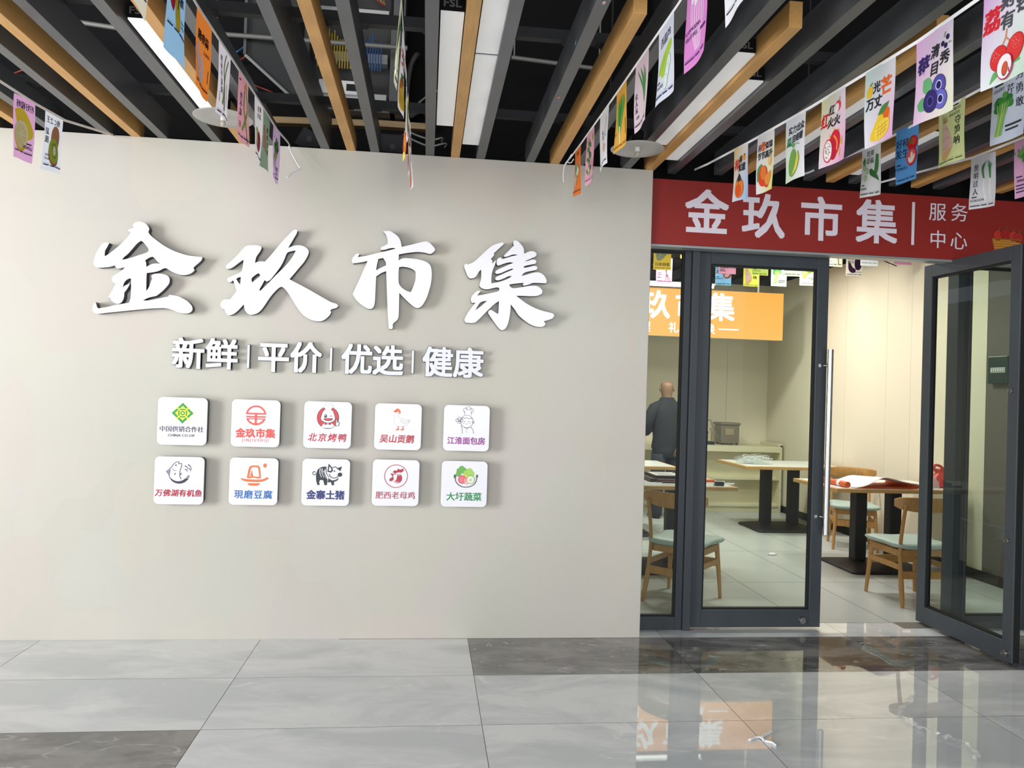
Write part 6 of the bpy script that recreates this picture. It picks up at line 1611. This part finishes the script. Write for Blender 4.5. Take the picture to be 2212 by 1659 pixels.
# ================================================================== PERSON
def person(loc, rz):
    root = thing('person', 'bald person in a dark shirt and trousers standing with their back to the glass', 'person', (0, 0, 0))
    SKIN = mat('skin', '8E6E56', 0.5, noise=(9, 0.06, (1, 1, 1)))
    SHIRT = mat('shirt_dark', '23262B', 0.85, noise=(3, 0.12, (1, 1, 1)))
    PANTS = mat('trousers_dark', '272B33', 0.85, noise=(3, 0.12, (1, 1, 1)))
    # skeleton: (position, radius x, radius y, parent); the figure faces +Y
    J = [((0, -0.01, 0.92), 0.135, 0.105, -1), ((0, -0.01, 1.06), 0.14, 0.11, 0), ((0, 0.0, 1.22), 0.15, 0.115, 1), ((0, -0.01, 1.35), 0.10, 0.08, 2), ((0, 0.0, 1.44), 0.052, 0.054, 3), ((0, 0.02, 1.505), 0.060, 0.064, 4),
         ((0, 0.03, 1.57), 0.080, 0.094, 5), ((0, 0.028, 1.64), 0.088, 0.102, 6), ((0, 0.02, 1.70), 0.066, 0.078, 7),
         # right arm hangs, hand turned behind the hip
         ((0.165, -0.01, 1.365), 0.052, 0.052, 3), ((0.215, -0.04, 1.25), 0.05, 0.05, 9), ((0.205, -0.10, 1.115), 0.041, 0.041, 10), ((0.145, -0.160, 0.99), 0.036, 0.036, 11), ((0.095, -0.192, 0.905), 0.026, 0.030, 12), ((0.072, -0.200, 0.868), 0.036, 0.022, 13),
         # left arm bent across the front
         ((-0.165, -0.01, 1.365), 0.052, 0.052, 3), ((-0.245, -0.02, 1.24), 0.05, 0.05, 15), ((-0.275, 0.0, 1.09), 0.043, 0.043, 16), ((-0.20, 0.12, 1.06), 0.037, 0.037, 17), ((-0.10, 0.20, 1.08), 0.027, 0.03, 18), ((-0.06, 0.215, 1.085), 0.034, 0.022, 19),
         # legs
         ((0.09, -0.01, 0.84), 0.09, 0.095, 0), ((0.10, 0.0, 0.66), 0.078, 0.08, 21), ((0.105, 0.01, 0.47), 0.056, 0.058, 22), ((0.108, -0.012, 0.30), 0.056, 0.058, 23), ((0.11, -0.02, 0.09), 0.036, 0.04, 24), ((0.115, 0.06, 0.045), 0.036, 0.030, 25), ((0.12, 0.14, 0.032), 0.034, 0.022, 26),
         ((-0.09, -0.01, 0.84), 0.09, 0.095, 0), ((-0.10, 0.0, 0.66), 0.078, 0.08, 28), ((-0.105, 0.01, 0.47), 0.056, 0.058, 29), ((-0.108, -0.012, 0.30), 0.056, 0.058, 30), ((-0.11, -0.02, 0.09), 0.036, 0.04, 31), ((-0.115, 0.06, 0.045), 0.036, 0.030, 32), ((-0.12, 0.14, 0.032), 0.034, 0.022, 33)]
    def fingers(base, dirs, side):
        p = Vector(base); par = len(J) - 0
        return p
    hands = []
    for hi, dirv, palm in ((14, Vector((-0.25, -0.1, -1)).normalized(), Vector((0.9, -0.3, -0.2)).normalized()), (20, Vector((1, 0.15, 0.05)).normalized(), Vector((0, 0.1, 1)).normalized())):
        p = Vector(J[hi][0])
        across = palm
        for k, (off, ln) in enumerate(((0.026, 0.062), (0.009, 0.074), (-0.009, 0.070), (-0.026, 0.055))):
            a = p + across * off + dirv * 0.030; b = a + dirv * ln * 0.55 + Vector((0, 0.012, 0)); c = b + dirv * ln * 0.5 + Vector((0, 0.022, 0))
            J.append((tuple(a), 0.0115, 0.0115, hi)); J.append((tuple(b), 0.0095, 0.0095, len(J) - 1)); J.append((tuple(c), 0.007, 0.007, len(J) - 1))
        a = p + across * 0.036 - dirv * 0.012; b = a + across * 0.014 + dirv * 0.030 + Vector((0, 0.012, 0)); c = b + dirv * 0.026
        J.append((tuple(a), 0.013, 0.013, hi)); J.append((tuple(b), 0.011, 0.011, len(J) - 1)); J.append((tuple(c), 0.008, 0.008, len(J) - 1))
    me = bpy.data.meshes.new('person_body'); me.from_pydata([j[0] for j in J], [(i, j[3]) for i, j in enumerate(J) if j[3] >= 0], [])
    ob = bpy.data.objects.new('person_body', me); COL.objects.link(ob)
    sk = ob.modifiers.new('skin', 'SKIN')
    me.skin_vertices[0]  # layer made by the modifier
    for i, j in enumerate(J):
        me.skin_vertices[0].data[i].radius = (j[1], j[2])
    me.skin_vertices[0].data[0].use_root = True
    ss = ob.modifiers.new('sub', 'SUBSURF'); ss.levels = 2; ss.render_levels = 2
    ev = bpy.data.meshes.new_from_object(ob.evaluated_get(bpy.context.evaluated_depsgraph_get()))
    bpy.data.objects.remove(ob)
    mb = MB(); mb.add([tuple(v.co) for v in ev.vertices], [tuple(p.vertices) for p in ev.polygons])
    # ears, nose and brow belong to the head
    body = mb.build('body', SKIN, root, smooth=True)
    for sx in (-1, 1):
        MB().loft([[Vector((sx * (0.083 + dx), 0.025 + r_ * 0.55 * math.cos(2 * PI * k / 12), 1.60 + r_ * math.sin(2 * PI * k / 12))) for k in range(12)] for dx, r_ in ((0, 0.022), (0.010, 0.030), (0.015, 0.026), (0.016, 0.012))]).build('ear', SKIN, root, smooth=True)
    MB().loft([[Vector((0.016 * w * math.cos(2 * PI * k / 10), y_, 1.595 + z_ + 0.018 * w * math.sin(2 * PI * k / 10))) for k in range(10)] for y_, z_, w in ((0.10, 0.01, 1.0), (0.125, 0.0, 0.9), (0.140, -0.008, 0.6), (0.143, -0.01, 0.2))]).build('nose', SKIN, root, smooth=True)
    for sx in (-1, 1):
        MB().lathe([(0.001, 0.011), (0.008, 0.008), (0.011, 0.0), (0.008, -0.008), (0.001, -0.011)], (sx * 0.031, 0.110, 1.618), 12).build('eye', WHITE, root, smooth=True)
    MB().tube([(-0.024, 0.112, 1.552), (0, 0.119, 1.549), (0.024, 0.112, 1.552)], 0.005, 8, 0, 3).build('mouth', mat('lip', '8A5448', 0.5), root, smooth=True)

    def ell(cx_, cy_, z, a, b, n=24, tw=0.0):
        return [Vector((cx_ + a * math.cos(2 * PI * k / n), cy_ + b * math.sin(2 * PI * k / n), z + tw * math.cos(2 * PI * k / n))) for k in range(n)]
    shirt = [ell(0, -0.005, 0.86, 0.192, 0.140), ell(0, -0.005, 0.90, 0.190, 0.142), ell(0, -0.01, 1.00, 0.178, 0.136), ell(0, -0.005, 1.10, 0.182, 0.138), ell(0, 0.0, 1.22, 0.198, 0.142), ell(0, -0.005, 1.32, 0.205, 0.130), ell(0, -0.008, 1.385, 0.195, 0.108), ell(0, -0.004, 1.425, 0.150, 0.094), ell(0, 0.004, 1.462, 0.104, 0.088), ell(0, 0.010, 1.497, 0.080, 0.084)]
    mb = MB(); mb.loft(shirt, cap=False); sh = mb.build('shirt', SHIRT, root, smooth=True)
    for sx, pts, rr in ((1, ((0.12, -0.008, 1.375), (0.175, -0.014, 1.355), (0.217, -0.04, 1.25), (0.215, -0.085, 1.15), (0.200, -0.108, 1.09)), (0.078, 0.078, 0.072, 0.066, 0.062)),
                        (-1, ((-0.12, -0.008, 1.375), (-0.175, -0.014, 1.355), (-0.240, -0.02, 1.245), (-0.283, 0.0, 1.10), (-0.24, 0.07, 1.065)), (0.078, 0.076, 0.072, 0.072, 0.060))):
        mb = MB(); mb.tube(pts, list(rr), 16); mb.build('sleeve', SHIRT, root, smooth=True)
    mb = MB(); mb.loft([ell(0, -0.008, 0.96, 0.165, 0.128), ell(0, -0.01, 0.90, 0.178, 0.136), ell(0, -0.012, 0.82, 0.184, 0.138), ell(0, -0.01, 0.76, 0.176, 0.126)])
    for sx in (-1, 1):
        mb.loft([ell(sx * 0.092, -0.008, 0.80, 0.098, 0.118, 18), ell(sx * 0.100, 0.0, 0.64, 0.092, 0.100, 18), ell(sx * 0.105, 0.008, 0.46, 0.078, 0.082, 18), ell(sx * 0.109, -0.006, 0.28, 0.074, 0.078, 18), ell(sx * 0.112, -0.010, 0.08, 0.070, 0.076, 18), ell(sx * 0.112, -0.008, 0.035, 0.070, 0.078, 18)])
    mb.build('trousers', PANTS, root, smooth=True)
    for sx in (-1, 1):
        sec = []
        for y_, w, h_ in ((-0.075, 0.030, 0.05), (-0.06, 0.040, 0.075), (0.0, 0.044, 0.085), (0.07, 0.046, 0.068), (0.14, 0.048, 0.050), (0.185, 0.036, 0.038), (0.195, 0.016, 0.026)):
            sec.append([Vector((sx * 0.114 + w * math.cos(2 * PI * k / 14), y_, max(0.0, h_ * 0.5 + h_ * 0.5 * math.sin(2 * PI * k / 14)))) for k in range(14)])
        MB().loft(sec).build('shoe', mat('shoe_black', '17171A', 0.4), root, smooth=True)
    root.location = loc; root.rotation_euler = (0, 0, rz)
    return root


person((2.985, 4.60, 0.0), 0.12)

# ================================================================== SCRAPS ON THE FLOORS
tb = [at(*q, Z=0.006) for q in ((1618, 1598), (1640, 1592), (1652, 1600), (1668, 1604), (1676, 1610))]
tb2 = [at(*q, Z=0.008) for q in ((1650, 1600), (1648, 1590), (1660, 1582), (1668, 1578))]
tag(MB().tube(tb, 0.005, 6, 0, 4).tube(tb2, 0.005, 6, 0, 4).build('tape_scrap', WHITE, smooth=True), 'branching white scrap of torn tape on the pale hall tiles', 'scrap')
st = [at(*q, Z=0.01) for q in ((1975, 1492), (1962, 1515), (1944, 1537), (1960, 1556), (1990, 1572), (2030, 1588), (2068, 1600), (2095, 1610), (2108, 1628), (2112, 1650))]
sp = spline(st, 5); vs = []; fs = []
rnd = random.Random(21)
for i, p in enumerate(sp):
    d = (sp[min(i + 1, len(sp) - 1)] - sp[max(i - 1, 0)]).normalized(); q = Vector((-d.y, d.x, 0)); w_ = 0.012 + 0.006 * math.sin(i * 1.7)
    for t_ in (-1, -0.3, 0.4, 1): vs.append(p + q * w_ * t_ + Vector((0, 0, rnd.uniform(-0.006, 0.012))))
for i in range(len(sp) - 1):
    for k in range(3): fs.append((i * 4 + k, i * 4 + k + 1, (i + 1) * 4 + k + 1, (i + 1) * 4 + k))
mb = MB(); mb.add(vs, fs)
tag(mb.build('plastic_strip', film('strip_film', 'F4F4F4', 0.30, 0.1), smooth=True), 'long crumpled strip of clear plastic film on the hall tiles, bottom right', 'scrap')
p = at(1668, 1199, Z=0.0)
tag(MB().loft([[p + Vector((0.05 * r_ * math.cos(2 * PI * k / 9) * (1 + 0.2 * math.sin(3 * k)), 0.03 * r_ * math.sin(2 * PI * k / 9), z)) for k in range(9)] for z, r_ in ((0.0005, 0.8), (0.010, 1.0), (0.020, 0.5))]).build('paper_scrap', PAPER, smooth=True), 'small crumpled white paper scrap on the room floor behind the door', 'scrap')
